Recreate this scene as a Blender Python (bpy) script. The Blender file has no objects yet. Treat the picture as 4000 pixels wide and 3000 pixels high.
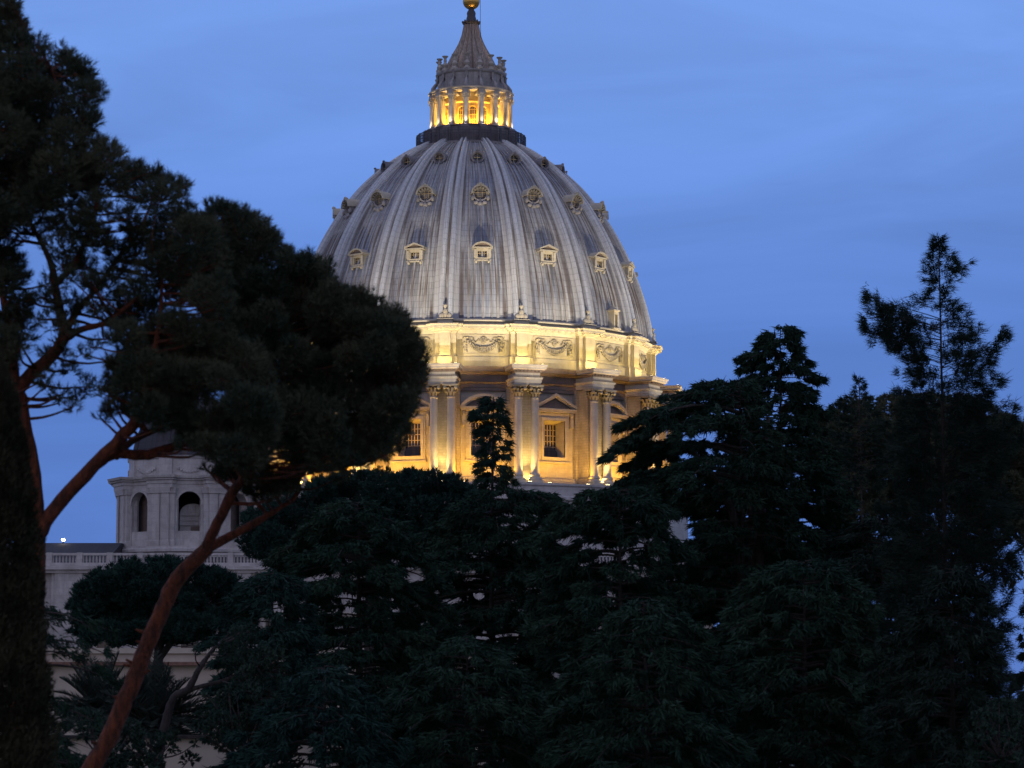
import bpy, math, random
import numpy as np
from mathutils import Vector, Matrix

# ------------------------------------------------------------------ camera, sky, light
SC = bpy.context.scene
COL = SC.collection
F_PX, PITCH, CAM_Z = 10450.0, math.radians(6.9), 14.0
cam_d = bpy.data.cameras.new('camera')
cam_d.sensor_width = 36.0
cam_d.lens = F_PX / 4000.0 * 36.0
cam_d.clip_start, cam_d.clip_end = 0.5, 20000
cam = bpy.data.objects.new('camera', cam_d)
cam.location = (0, 0, CAM_Z)
cam.rotation_euler = (math.radians(90) + PITCH, 0, 0)
COL.objects.link(cam)
SC.camera = cam
cam_d.dof.use_dof = True
cam_d.dof.focus_distance = 360.0
cam_d.dof.aperture_fstop = 2.2
SC.view_settings.view_transform = 'Standard'
SC.view_settings.look = 'None'
SC.view_settings.gamma = 1
SC.view_settings.exposure = 0.0

SUN_EL, SUN_AZ = math.radians(3.0), math.radians(200)      # the last glow, low behind the viewer
W = bpy.data.worlds.new('World')
SC.world = W
W.use_nodes = True
wn, wl = W.node_tree.nodes, W.node_tree.links
wn.clear()
w_out = wn.new('ShaderNodeOutputWorld')
w_bg = wn.new('ShaderNodeBackground')
w_tc = wn.new('ShaderNodeTexCoord')
w_sky = wn.new('ShaderNodeTexSky')
w_sky.sky_type = 'NISHITA'
w_sky.sun_disc = False
w_sky.sun_elevation = SUN_EL
w_sky.sun_rotation = SUN_AZ
w_sky.ozone_density = 4.0
# twilight air: the sky model is lent a deeper blue and thin level cloud bands
w_sep = wn.new('ShaderNodeSeparateXYZ')
wl.new(w_tc.outputs['Generated'], w_sep.inputs[0])
w_ramp = wn.new('ShaderNodeValToRGB')
w_map = wn.new('ShaderNodeMapRange')
w_map.inputs['From Min'].default_value = -0.02
w_map.inputs['From Max'].default_value = 1.0
wl.new(w_sep.outputs['Z'], w_map.inputs['Value'])
wl.new(w_map.outputs[0], w_ramp.inputs[0])
el = w_ramp.color_ramp.elements
el[0].position, el[0].color = 0.0, (0.120, 0.232, 0.665, 1)
el[1].position, el[1].color = 1.0, (0.40, 0.41, 0.60, 1)
for p, c in ((0.075, (0.113, 0.230, 0.645, 1)), (0.15, (0.112, 0.236, 0.645, 1)), (0.185, (0.138, 0.280, 0.735, 1)),
             (0.225, (0.173, 0.340, 0.84, 1)), (0.30, (0.20, 0.375, 0.88, 1)), (0.6, (0.32, 0.40, 0.72, 1))):
    e = el.new(p); e.color = c
w_dir = wn.new('ShaderNodeMapping')
w_dir.inputs['Scale'].default_value = (3.0, 3.0, 15.0)
w_dir.inputs['Rotation'].default_value = (0, math.radians(3), 0)
wl.new(w_tc.outputs['Generated'], w_dir.inputs[0])
w_noise = wn.new('ShaderNodeTexNoise')
w_noise.inputs['Scale'].default_value = 1.6
w_noise.inputs['Detail'].default_value = 5.5
w_noise.inputs['Roughness'].default_value = 0.55
w_noise.inputs['Distortion'].default_value = 0.6
wl.new(w_dir.outputs[0], w_noise.inputs['Vector'])
w_nm = wn.new('ShaderNodeMapRange')
w_nm.inputs['From Min'].default_value, w_nm.inputs['From Max'].default_value = 0.33, 0.67
w_nm.inputs['To Min'].default_value, w_nm.inputs['To Max'].default_value = 0.87, 1.08
wl.new(w_noise.outputs['Fac'], w_nm.inputs['Value'])
w_mul = wn.new('ShaderNodeVectorMath'); w_mul.operation = 'SCALE'
wl.new(w_ramp.outputs[0], w_mul.inputs[0]); wl.new(w_nm.outputs[0], w_mul.inputs['Scale'])
# the half of the sky behind the viewer keeps the paler, pinker afterglow of the sky model
w_sc = wn.new('ShaderNodeVectorMath'); w_sc.operation = 'MULTIPLY'
w_sc.inputs[1].default_value = (0.042, 0.045, 0.05)
wl.new(w_sky.outputs[0], w_sc.inputs[0])
w_az = wn.new('ShaderNodeMapRange'); w_az.interpolation_type = 'SMOOTHSTEP'
w_az.inputs['From Min'].default_value, w_az.inputs['From Max'].default_value = 0.75, -0.5
wl.new(w_sep.outputs['Y'], w_az.inputs['Value'])
w_glow = wn.new('ShaderNodeMixRGB')
w_glow.inputs[2].default_value = (0.385, 0.42, 0.645, 1)
wl.new(w_az.outputs[0], w_glow.inputs[0]); wl.new(w_mul.outputs[0], w_glow.inputs[1])
w_add = wn.new('ShaderNodeVectorMath'); w_add.operation = 'ADD'
w_skm = wn.new('ShaderNodeVectorMath'); w_skm.operation = 'SCALE'
wl.new(w_sc.outputs[0], w_skm.inputs[0]); wl.new(w_az.outputs[0], w_skm.inputs['Scale'])
wl.new(w_glow.outputs[0], w_add.inputs[0]); wl.new(w_skm.outputs[0], w_add.inputs[1])
wl.new(w_add.outputs[0], w_bg.inputs['Color'])
w_bg.inputs['Strength'].default_value = 0.93
wl.new(w_bg.outputs[0], w_out.inputs[0])

sun_d = bpy.data.lights.new('sun', 'SUN')
sun_d.energy = 0.06
sun_d.angle = math.radians(40)
sun_d.color = (1.0, 0.62, 0.45)
sun = bpy.data.objects.new('sun', sun_d)
sun.rotation_euler = (math.radians(78), 0, math.radians(-28))
COL.objects.link(sun)

# ------------------------------------------------------------------ helpers
PI = math.pi
CP, SP = math.cos(PITCH), math.sin(PITCH)

def P(px, py, d):
    """world point at distance d along the view for a pixel of the 4000x3000 photograph"""
    u, v = (px - 2000) / F_PX, (1500 - py) / F_PX
    t = d / (CP - v * SP)
    return Vector((u * t, d, CAM_Z + t * (SP + v * CP)))

def Q(sx, sy, d):                       # same, in the 2212-wide view
    return P(sx * 1.80832, sy * 1.80832, d)

def S(n, d):                            # metres for n pixels of the 2212-wide view
    return n * 1.80832 * d / F_PX

class MB:
    def __init__(self):
        self.v, self.f, self.m, self.uv = [], [], [], []
    def add(self, verts, faces, mat=0, uvs=None, M=None):
        b = len(self.v)
        if M is not None:
            verts = [tuple(M @ Vector(p)) for p in verts]
        self.v += [tuple(p) for p in verts]
        for i, f in enumerate(faces):
            self.f.append(tuple(b + k for k in f))
            self.m.append(mat)
            self.uv.append(uvs[i] if uvs else None)
    def box(self, x0, x1, y0, y1, z0, z1, mat=0, M=None):
        v = [(x0, y0, z0), (x1, y0, z0), (x1, y1, z0), (x0, y1, z0), (x0, y0, z1), (x1, y0, z1), (x1, y1, z1), (x0, y1, z1)]
        self.add(v, [(0, 3, 2, 1), (4, 5, 6, 7), (0, 1, 5, 4), (1, 2, 6, 5), (2, 3, 7, 6), (3, 0, 4, 7)], mat, None, M)
    def prism(self, pts, y0, y1, mat=0, M=None):
        """outline in x,z (counter-clockwise seen from -y) extruded from y0 (front) to y1"""
        n = len(pts)
        v = [(x, y0, z) for x, z in pts] + [(x, y1, z) for x, z in pts]
        fs = [tuple(range(n)), tuple(range(2 * n - 1, n - 1, -1))]
        fs += [(i, n + i, n + (i + 1) % n, (i + 1) % n) for i in range(n)]
        self.add(v, fs, mat, None, M)
    def strip(self, outer, inner, y0, y1, mat=0, M=None):
        """band between two polylines in x,z, extruded in y (arches, arc pediments)"""
        for i in range(len(outer) - 1):
            self.prism([inner[i], inner[i + 1], outer[i + 1], outer[i]][::-1], y0, y1, mat, M)
    def lathe(self, prof, n=64, a0=0.0, a1=2 * PI, mat=0, c=(0, 0, 0), us=None, M=None):
        full = abs(a1 - a0 - 2 * PI) < 1e-6
        cols = n if full else n + 1
        v, fs, uvs = [], [], []
        for i in range(cols):
            a = a0 + (a1 - a0) * i / n
            s, co = math.sin(a), -math.cos(a)
            for r, z in prof:
                v.append((c[0] + r * s, c[1] + r * co, c[2] + z))
        m = len(prof)
        L = [0.0]
        for k in range(1, m):
            L.append(L[-1] + math.hypot(prof[k][0] - prof[k - 1][0], prof[k][1] - prof[k - 1][1]))
        rr = max(p[0] for p in prof) if us is None else us
        z0 = prof[0][1]
        for i in range(n):
            j = (i + 1) % cols
            ua, ub = (a0 + (a1 - a0) * i / n) * rr, (a0 + (a1 - a0) * (i + 1) / n) * rr
            for k in range(m - 1):
                fs.append((i * m + k, j * m + k, j * m + k + 1, i * m + k + 1))
                uvs.append([(ua, z0 + L[k]), (ub, z0 + L[k]), (ub, z0 + L[k + 1]), (ua, z0 + L[k + 1])])
        self.add(v, fs, mat, uvs, M)
    def block(self, prof, hw, rback, mat=0):
        """moulding profile [(front distance, z)] carried round three sides of a projecting pier at angle 0"""
        r0 = prof[0][0]
        v, fs = [], []
        for r, z in prof:
            w = hw + (r - r0)
            v += [(-w, -rback, z), (-w, -r, z), (w, -r, z), (w, -rback, z)]
        for k in range(len(prof) - 1):
            for q in range(3):
                a, b = k * 4 + q, (k + 1) * 4 + q
                fs.append((a, a + 1, b + 1, b))
        t = (len(prof) - 1) * 4
        fs.append((t, t + 1, t + 2, t + 3)); fs.append((3, 2, 1, 0))
        self.add(v, fs, mat)
    def tube(self, pts, rads, n=8, mat=0, cap=True):
        pts = [Vector(p) for p in pts]
        v, fs = [], []
        up = Vector((0.31, 0.17, 0.93)).normalized()
        for i, p in enumerate(pts):
            d = (pts[min(i + 1, len(pts) - 1)] - pts[max(i - 1, 0)])
            d = d.normalized() if d.length > 1e-9 else Vector((0, 0, 1))
            a = d.cross(up)
            if a.length < 1e-3:
                a = d.cross(Vector((1, 0, 0)))
            a.normalize(); b = d.cross(a)
            for k in range(n):
                t = 2 * PI * k / n
                v.append(tuple(p + (a * math.cos(t) + b * math.sin(t)) * rads[i]))
        for i in range(len(pts) - 1):
            for k in range(n):
                k2 = (k + 1) % n
                fs.append((i * n + k, i * n + k2, (i + 1) * n + k2, (i + 1) * n + k))
        if cap:
            fs.append(tuple(range(n)))
            fs.append(tuple(range(len(pts) * n - 1, (len(pts) - 1) * n - 1, -1)))
        self.add(v, fs, mat)
    def ball(self, c, r, n=10, m=7, mat=0):
        rx, ry, rz = r if isinstance(r, tuple) else (r, r, r)
        v, fs = [], []
        for j in range(m + 1):
            ph = PI * j / m
            for i in range(n):
                t = 2 * PI * i / n
                v.append((c[0] + rx * math.sin(ph) * math.cos(t), c[1] + ry * math.sin(ph) * math.sin(t), c[2] - rz * math.cos(ph)))
        for j in range(m):
            for i in range(n):
                i2 = (i + 1) % n
                fs.append((j * n + i, j * n + i2, (j + 1) * n + i2, (j + 1) * n + i))
        self.add(v, fs, mat)
    def build(self, name, mats, parent=None, smooth=38, rot=0.0, loc=None):
        me = bpy.data.meshes.new(name)
        me.from_pydata(self.v, [], self.f)
        for m in (mats if isinstance(mats, (list, tuple)) else [mats]):
            me.materials.append(m)
        me.polygons.foreach_set('material_index', self.m)
        uvl = me.uv_layers.new(name='UVMap')
        data = np.zeros((len(me.loops), 2), dtype=np.float32)
        li = 0
        for p, uv in zip(self.f, self.uv):
            if uv is not None:
                for q in uv:
                    data[li] = q; li += 1
            else:
                a, b, c = (Vector(self.v[p[0]]), Vector(self.v[p[1]]), Vector(self.v[p[2]]))
                nr = (b - a).cross(c - b)
                nr = nr.normalized() if nr.length > 1e-12 else Vector((0, 0, 1))
                if abs(nr.z) > 0.7:
                    t1, t2 = Vector((1, 0, 0)), Vector((0, 1, 0))
                else:
                    t1 = Vector((-nr.y, nr.x, 0)).normalized(); t2 = Vector((0, 0, 1))
                for k in p:
                    q = Vector(self.v[k]); data[li] = (q.dot(t1), q.dot(t2)); li += 1
        uvl.data.foreach_set('uv', data.ravel())
        if smooth:
            me.polygons.foreach_set('use_smooth', [True] * len(me.polygons))
            me.set_sharp_from_angle(angle=math.radians(smooth))
        me.validate()
        o = bpy.data.objects.new(name, me)
        COL.objects.link(o)
        if parent is not None:
            o.parent = parent
        o.rotation_euler.z = rot
        if loc is not None:
            o.location = loc
        return o

def tag(o, label=None, cat=None, group=None, kind=None):
    if label: o['label'] = label
    if cat: o['category'] = cat
    if group: o['group'] = group
    if kind: o['kind'] = kind
    return o

def empty(name, loc, label, cat, group=None):
    o = bpy.data.objects.new(name, None)
    o.empty_display_size = 0.5
    o.location = loc
    COL.objects.link(o)
    return tag(o, label, cat, group)

def kids(o):
    return [c for c in bpy.data.objects if c.parent == o]

def dup(o, rot, parent=None):
    c = o.copy(); COL.objects.link(c)
    c.parent = parent or o.parent
    c.rotation_euler.z = rot
    for ch in kids(o):
        q = ch.copy(); COL.objects.link(q); q.parent = c
    return c

# ------------------------------------------------------------------ materials
def new_mat(name):
    m = bpy.data.materials.new(name)
    m.use_nodes = True
    nt = m.node_tree
    b = nt.nodes['Principled BSDF']
    return m, nt.nodes, nt.links, b

def mixc(N, L, fac, a, b, mode='MIX'):
    x = N.new('ShaderNodeMixRGB'); x.blend_type = mode
    for i, q in ((0, fac), (1, a), (2, b)):
        if hasattr(q, 'is_output'):
            L.new(q, x.inputs[i])
        elif i == 0:
            x.inputs[0].default_value = q
        else:
            x.inputs[i].default_value = (*q, 1)
    return x.outputs[0]

def noise(N, L, vec, scale, detail=4, rough=0.55, lo=0.35, hi=0.65, sc=(1, 1, 1)):
    mp = N.new('ShaderNodeMapping'); mp.inputs['Scale'].default_value = sc
    L.new(vec, mp.inputs[0])
    n = N.new('ShaderNodeTexNoise')
    n.inputs['Scale'].default_value, n.inputs['Detail'].default_value, n.inputs['Roughness'].default_value = scale, detail, rough
    L.new(mp.outputs[0], n.inputs['Vector'])
    r = N.new('ShaderNodeMapRange'); r.inputs['From Min'].default_value, r.inputs['From Max'].default_value = lo, hi
    L.new(n.outputs['Fac'], r.inputs['Value'])
    return r.outputs[0]

def shifted(N, L, vec, k=61.0):
    """coordinates moved by a different amount for every object, so that copies weather differently"""
    oi = N.new('ShaderNodeObjectInfo')
    m = N.new('ShaderNodeMath'); m.operation = 'MULTIPLY'; m.inputs[1].default_value = k
    L.new(oi.outputs['Random'], m.inputs[0])
    a = N.new('ShaderNodeVectorMath'); a.operation = 'ADD'
    L.new(vec, a.inputs[0]); L.new(m.outputs[0], a.inputs[1])
    return a.outputs[0]

def math_n(N, L, op, a, b=None):
    x = N.new('ShaderNodeMath'); x.operation = op
    for i, q in ((0, a), (1, b)):
        if q is None: continue
        if hasattr(q, 'is_output'): L.new(q, x.inputs[i])
        else: x.inputs[i].default_value = q
    return x.outputs[0]

def stone(name, base, dark, bw=1.6, bh=0.62, stain=0.5, joint=0.75, rough=0.85):
    m, N, L, B = new_mat(name)
    tc = N.new('ShaderNodeTexCoord')
    br = N.new('ShaderNodeTexBrick')
    br.inputs['Scale'].default_value = 1.0
    br.inputs['Brick Width'].default_value, br.inputs['Row Height'].default_value = bw, bh
    br.inputs['Mortar Size'].default_value = 0.018
    br.inputs['Mortar Smooth'].default_value = 0.4
    br.inputs['Color1'].default_value = (*base, 1)
    br.inputs['Color2'].default_value = (*[x * 0.88 for x in base], 1)
    br.inputs['Mortar'].default_value = (*[x * joint for x in base], 1)
    L.new(tc.outputs['UV'], br.inputs['Vector'])
    vu, vo = shifted(N, L, tc.outputs['UV']), shifted(N, L, tc.outputs['Object'])
    st = noise(N, L, vu, 1.3, 5, 0.65, 0.46, 0.75, (1.6, 0.16, 1))
    cl = noise(N, L, vo, 0.55, 5, 0.62, 0.42, 0.70)
    fine = noise(N, L, vo, 3.2, 6, 0.7, 0.3, 0.75)
    f = math_n(N, L, 'MULTIPLY', math_n(N, L, 'MAXIMUM', st, cl), stain)
    c1 = mixc(N, L, f, br.outputs['Color'], dark)
    c2 = mixc(N, L, math_n(N, L, 'MULTIPLY', fine, 0.35), c1, dark)
    L.new(c2, B.inputs['Base Color'])
    B.inputs['Roughness'].default_value = rough
    bp = N.new('ShaderNodeBump'); bp.inputs['Strength'].default_value = 0.35; bp.inputs['Distance'].default_value = 0.05
    h = math_n(N, L, 'ADD', math_n(N, L, 'MULTIPLY', br.outputs['Fac'], -0.6), fine)
    L.new(h, bp.inputs['Height']); L.new(bp.outputs[0], B.inputs['Normal'])
    return m

M_STONE = stone('travertine', (0.50, 0.455, 0.40), (0.24, 0.20, 0.165), stain=0.55)
M_SHAFT = stone('column_travertine', (0.50, 0.46, 0.42), (0.25, 0.225, 0.20), 4.0, 1.55, stain=0.5)
M_CRUST_SHADE = stone('weathered_shaded_travertine', (0.22, 0.165, 0.14), (0.085, 0.065, 0.055), 2.2, 0.6, stain=0.7)  # brown weathering crust, with the shade on entablature and soffits also in its colour
M_RUBBLE = stone('rough_masonry', (0.42, 0.37, 0.31), (0.17, 0.14, 0.11), 0.9, 0.36, stain=0.75, joint=0.5)
M_DARKST = stone('shade_dark_carving', (0.075, 0.06, 0.045), (0.03, 0.025, 0.02), 9, 9, stain=0.6)  # capital bell: shade between the leaves put into the colour
M_ATTIC = stone('attic_travertine', (0.52, 0.47, 0.375), (0.27, 0.22, 0.15), 1.9, 0.9, stain=0.5)
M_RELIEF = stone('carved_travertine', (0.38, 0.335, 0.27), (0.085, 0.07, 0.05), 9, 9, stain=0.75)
M_PALE = stone('pale_wall_stone', (0.50, 0.465, 0.45), (0.24, 0.215, 0.205), 2.4, 0.9, stain=0.75, joint=0.7)
M_LANT = stone('lantern_stone', (0.40, 0.37, 0.36), (0.13, 0.12, 0.12), 1.2, 0.5, stain=0.7)
M_SOOT2 = stone('leaded_stone', (0.21, 0.20, 0.22), (0.09, 0.085, 0.095), 3, 3, stain=0.7)
M_SOOT = stone('sooty_stone', (0.27, 0.24, 0.24), (0.08, 0.07, 0.075), 1.2, 0.5, stain=0.7)
M_GLOW = stone('glow_tinted_stone', (0.62, 0.46, 0.20), (0.45, 0.30, 0.11), 3, 3, stain=0.35)  # ochre base carries the orange lamplight of the lantern core

def lead(name, light, dark, blue, bay=True):
    m, N, L, B = new_mat(name)
    tc = N.new('ShaderNodeTexCoord')
    sx = N.new('ShaderNodeSeparateXYZ'); L.new(tc.outputs['UV'], sx.inputs[0])
    u, v = sx.outputs[0], sx.outputs[1]
    # lead sheets: rows of panels, each with its own tone
    su = 7.0 if bay else 1.6
    fu = math_n(N, L, 'FLOOR', math_n(N, L, 'MULTIPLY', u, su))
    fv = math_n(N, L, 'FLOOR', math_n(N, L, 'MULTIPLY', v, 1.12))
    cb = N.new('ShaderNodeCombineXYZ'); L.new(fu, cb.inputs[0]); L.new(fv, cb.inputs[1])
    wn_ = N.new('ShaderNodeTexWhiteNoise'); wn_.noise_dimensions = '2D'; L.new(cb.outputs[0], wn_.inputs['Vector'])
    seam_v = math_n(N, L, 'FRACT', math_n(N, L, 'MULTIPLY', v, 1.12))
    seam = math_n(N, L, 'LESS_THAN', seam_v, 0.075)
    seam_u = math_n(N, L, 'LESS_THAN', math_n(N, L, 'FRACT', math_n(N, L, 'MULTIPLY', u, su)), 0.045)
    k = 1.0 if bay else 0.35
    vu = shifted(N, L, tc.outputs['UV'])
    st1 = noise(N, L, vu, 1.0, 5, 0.7, 0.44, 0.66, (26 * k, 0.10, 1))
    st2 = noise(N, L, vu, 1.0, 4, 0.6, 0.50, 0.66, (55 * k, 0.16, 1))
    st3 = noise(N, L, vu, 1.0, 4, 0.6, 0.52, 0.70, (44 * k, 0.22, 3.3))
    big = noise(N, L, tc.outputs['Object'], 0.13, 3, 0.5, 0.40, 0.66)
    c = mixc(N, L, math_n(N, L, 'MULTIPLY', wn_.outputs['Value'], 0.38), light, [x * 0.62 for x in light])
    c = mixc(N, L, math_n(N, L, 'MULTIPLY', big, 0.7), c, blue)
    c = mixc(N, L, math_n(N, L, 'MULTIPLY', st1, 0.8), c, dark)
    c = mixc(N, L, math_n(N, L, 'MULTIPLY', st2, 0.55), c, [x * 0.6 for x in dark])
    c = mixc(N, L, math_n(N, L, 'MULTIPLY', st3, 0.45), c, [min(0.6, x * 1.45) for x in light])
    if bay:
        # rain stains beneath each lower dormer; stain and painted shadow down the rib edges
        fr = math_n(N, L, 'ABSOLUTE', math_n(N, L, 'SUBTRACT', math_n(N, L, 'FRACT', u), 0.5))
        near = N.new('ShaderNodeMapRange'); near.inputs['From Min'].default_value, near.inputs['From Max'].default_value = 0.16, 0.03
        L.new(fr, near.inputs['Value'])
        a = N.new('ShaderNodeMapRange'); a.inputs['From Min'].default_value, a.inputs['From Max'].default_value = 2.5, 8.2
        L.new(v, a.inputs['Value'])
        b_ = math_n(N, L, 'LESS_THAN', v, 9.0)
        drip = math_n(N, L, 'MULTIPLY', math_n(N, L, 'MULTIPLY', near.outputs[0], a.outputs[0]), b_)
        mott = noise(N, L, vu, 1.0, 4, 0.65, 0.36, 0.58, (34, 0.25, 7))
        c = mixc(N, L, math_n(N, L, 'MULTIPLY', math_n(N, L, 'MULTIPLY', drip, mott), 0.85), c, [x * 0.55 for x in dark])
        ed = N.new('ShaderNodeMapRange'); ed.inputs['From Min'].default_value, ed.inputs['From Max'].default_value = 0.255, 0.28
        L.new(fr, ed.inputs['Value'])
        ed2 = N.new('ShaderNodeMapRange'); ed2.inputs['From Min'].default_value, ed2.inputs['From Max'].default_value = 0.33, 0.318
        L.new(fr, ed2.inputs['Value'])
        eg = math_n(N, L, 'MULTIPLY', ed.outputs[0], ed2.outputs[0])
        em = noise(N, L, vu, 1.0, 4, 0.6, 0.34, 0.55, (6, 0.18, 9))
        c = mixc(N, L, math_n(N, L, 'MULTIPLY', math_n(N, L, 'MULTIPLY', eg, em), 0.8), c, (0.10, 0.075, 0.065))
    else:
        au = math_n(N, L, 'ABSOLUTE', u)
        gv = noise(N, L, vu, 1.0, 4, 0.6, 0.30, 0.6, (3, 0.2, 5))
        gr = math_n(N, L, 'MULTIPLY', math_n(N, L, 'LESS_THAN', au, 0.17), gv)
        c = mixc(N, L, math_n(N, L, 'MULTIPLY', gr, 0.85), c, (0.12, 0.085, 0.065))
        fl = math_n(N, L, 'MULTIPLY', math_n(N, L, 'GREATER_THAN', au, 1.07), 0.45)
        c = mixc(N, L, fl, c, dark)
    c = mixc(N, L, math_n(N, L, 'MULTIPLY', math_n(N, L, 'MAXIMUM', seam, seam_u), 0.38), c, [x * 0.5 for x in dark])
    L.new(c, B.inputs['Base Color'])
    B.inputs['Roughness'].default_value = 0.62
    B.inputs['Specular IOR Level'].default_value = 0.35
    bp = N.new('ShaderNodeBump'); bp.inputs['Strength'].default_value = 0.4; bp.inputs['Distance'].default_value = 0.06
    L.new(math_n(N, L, 'ADD', seam, math_n(N, L, 'MULTIPLY', wn_.outputs['Value'], 0.5)), bp.inputs['Height'])
    L.new(bp.outputs[0], B.inputs['Normal'])
    return m

M_LEAD = lead('lead_sheet', (0.41, 0.41, 0.41), (0.080, 0.076, 0.080), (0.16, 0.20, 0.32))
M_RIB = lead('lead_rib', (0.64, 0.635, 0.62), (0.25, 0.235, 0.225), (0.46, 0.51, 0.60), bay=False)
M_ROOF = lead('dark_lead_roof', (0.085, 0.08, 0.09), (0.05, 0.05, 0.055), (0.07, 0.075, 0.10), bay=False)
for _k, _v in (('Roughness', 0.95), ('Specular IOR Level', 0.05)):
    M_ROOF.node_tree.nodes['Principled BSDF'].inputs[_k].default_value = _v

def plain(name, col, rough=0.7, metal=0.0, var=0.25, scale=3.0, emis=None, es=0.0, sc=(1, 1, 1), bump=0.0):
    m, N, L, B = new_mat(name)
    tc = N.new('ShaderNodeTexCoord')
    n = noise(N, L, tc.outputs['Object'], scale, 5, 0.62, 0.3, 0.7, sc)
    c = mixc(N, L, n, [x * (1 - var) for x in col], [min(1, x * (1 + var)) for x in col])
    L.new(c, B.inputs['Base Color'])
    B.inputs['Roughness'].default_value, B.inputs['Metallic'].default_value = rough, metal
    if emis:
        B.inputs['Emission Color'].default_value = (*emis, 1)
        B.inputs['Emission Strength'].default_value = es
    if bump:
        bp = N.new('ShaderNodeBump'); bp.inputs['Strength'].default_value = 0.8; bp.inputs['Distance'].default_value = bump
        L.new(n, bp.inputs['Height']); L.new(bp.outputs[0], B.inputs['Normal'])
    return m

M_GLASS = plain('dark_window_glass', (0.035, 0.028, 0.026), 0.18, var=0.3, scale=1.0)
M_SHUT = plain('grey_shutter', (0.12, 0.115, 0.125), 0.7)
M_BAR = plain('painted_glazing_bars', (0.42, 0.33, 0.20), 0.6)
M_IRON = plain('dark_iron', (0.06, 0.055, 0.065), 0.6)
M_BRONZE = plain('gilded_bronze', (0.72, 0.44, 0.12), 0.38, 0.85, var=0.2, scale=2.0)
M_SPIRE = plain('weathered_lead_spire', (0.29, 0.235, 0.195), 0.6, var=0.65, scale=2.5, sc=(3, 3, 0.25))
M_LENS = plain('lamp_lens', (0.9, 0.8, 0.5), 0.4, emis=(1.0, 0.83, 0.42), es=14.0)
M_LENSW = plain('white_lamp_lens', (0.9, 0.9, 0.8), 0.4, emis=(1.0, 0.93, 0.78), es=16.0)
M_TERRA = plain('terracotta_tiles', (0.17, 0.085, 0.06), 0.8, var=0.4, scale=2.0)
M_STUCCO = plain('cream_stucco', (0.42, 0.35, 0.28), 0.9, var=0.15, scale=0.4)
M_BARK_P = plain('orange_pine_bark', (0.115, 0.027, 0.007), 0.9, var=0.9, scale=3.4, sc=(2.6, 2.6, 0.9), bump=0.12)
M_BARK_D = plain('dark_bark', (0.03, 0.022, 0.018), 0.95, var=0.5, scale=5.0, sc=(2, 2, 0.5), bump=0.04)
M_GROUND = plain('garden_grass', (0.035, 0.05, 0.025), 0.95, var=0.5, scale=0.2)

def leaf_mat(name, a, b, scale=0.6):
    m, N, L, B = new_mat(name)
    tc = N.new('ShaderNodeTexCoord')
    n = noise(N, L, tc.outputs['Object'], scale, 4, 0.6, 0.36, 0.66)
    c = mixc(N, L, n, a, b)
    L.new(c, B.inputs['Base Color'])
    B.inputs['Roughness'].default_value = 0.75
    B.inputs['Specular IOR Level'].default_value = 0.05
    return m

M_PINE = leaf_mat('pine_needles', (0.036, 0.050, 0.032), (0.085, 0.086, 0.050), 0.9)
M_CEDAR = leaf_mat('cedar_needles', (0.012, 0.029, 0.020), (0.030, 0.054, 0.034), 0.35)
M_CEDAR2 = leaf_mat('blue_cedar_needles', (0.011, 0.030, 0.025), (0.025, 0.053, 0.041), 0.3)
M_SPRUCE = leaf_mat('larch_needles', (0.011, 0.022, 0.017), (0.026, 0.041, 0.030), 0.4)
M_CYP = leaf_mat('cypress_scales', (0.016, 0.017, 0.010), (0.050, 0.046, 0.026), 1.6)
M_PALM = leaf_mat('palm_leaflets', (0.025, 0.036, 0.030), (0.050, 0.065, 0.052), 0.5)
M_BUSH = leaf_mat('shrub_leaves', (0.018, 0.035, 0.026), (0.042, 0.066, 0.046), 0.8)

# ------------------------------------------------------------------ ground
g = MB()
g.add([(-9000, -3000, 0), (9000, -3000, 0), (9000, 15000, 0), (-9000, 15000, 0)], [(0, 1, 2, 3)])
tag(g.build('ground', M_GROUND, smooth=0), kind='structure')

h_ = MB()
hr = random.Random(3)
hz = [(-3600 + 120 * i, 26 + 12 * math.sin(i * 0.35) + hr.uniform(-2, 2)) for i in range(61)]
h_.prism([(-3600, -1)] + [(3600, -1)] + hz[::-1], 2600, 3400)
tag(h_.build('hills', M_GROUND, smooth=0), kind='structure')

# ------------------------------------------------------------------ the basilica
BX, BY = -5.93, 380.0
BAS = empty('basilica', (BX, BY, 0), 'great domed stone basilica lit by golden floodlights behind the garden trees', 'church')
TH0 = math.atan2(-BX, BY) + math.radians(3.8)           # the bay that faces the viewer
ST = 2 * PI / 16
BAYS = [TH0 + ST * k for k in range(-4, 5)]
RIBS = [TH0 + ST * (k + 0.5) for k in range(-5, 5)]

LRND = random.Random(77)
def lamp(name, loc, tgt, energy, color, size, radius=0.12, blend=0.6, parent=None, kind='SPOT'):
    d = bpy.data.lights.new(name, kind)
    d.energy = energy * LRND.uniform(0.72, 1.28); d.color = color
    d.shadow_soft_size = radius
    if kind == 'SPOT':
        d.spot_size = math.radians(size); d.spot_blend = blend
    o = bpy.data.objects.new(name, d)
    o.location = loc
    o.rotation_euler = (Vector(tgt) - Vector(loc)).to_track_quat('-Z', 'Y').to_euler()
    COL.objects.link(o)
    if parent is not None: o.parent = parent
    return o

def pol(th, r, z, t=0.0):
    """point at angle th from the viewer's side, radius r, sideways shift t"""
    return Vector((r * math.sin(th) + t * math.cos(th), -r * math.cos(th) + t * math.sin(th), z))

# --- podium and plinth under the drum
b = MB()
b.lathe([(30.9, 20), (30.9, 40.9), (31.3, 41.2), (31.3, 41.55), (30.7, 41.75), (30.7, 42.9), (30.95, 43.1), (30.95, 43.35), (24.0, 43.38)], 128)
b.build('podium', M_PALE, BAS)

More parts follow.
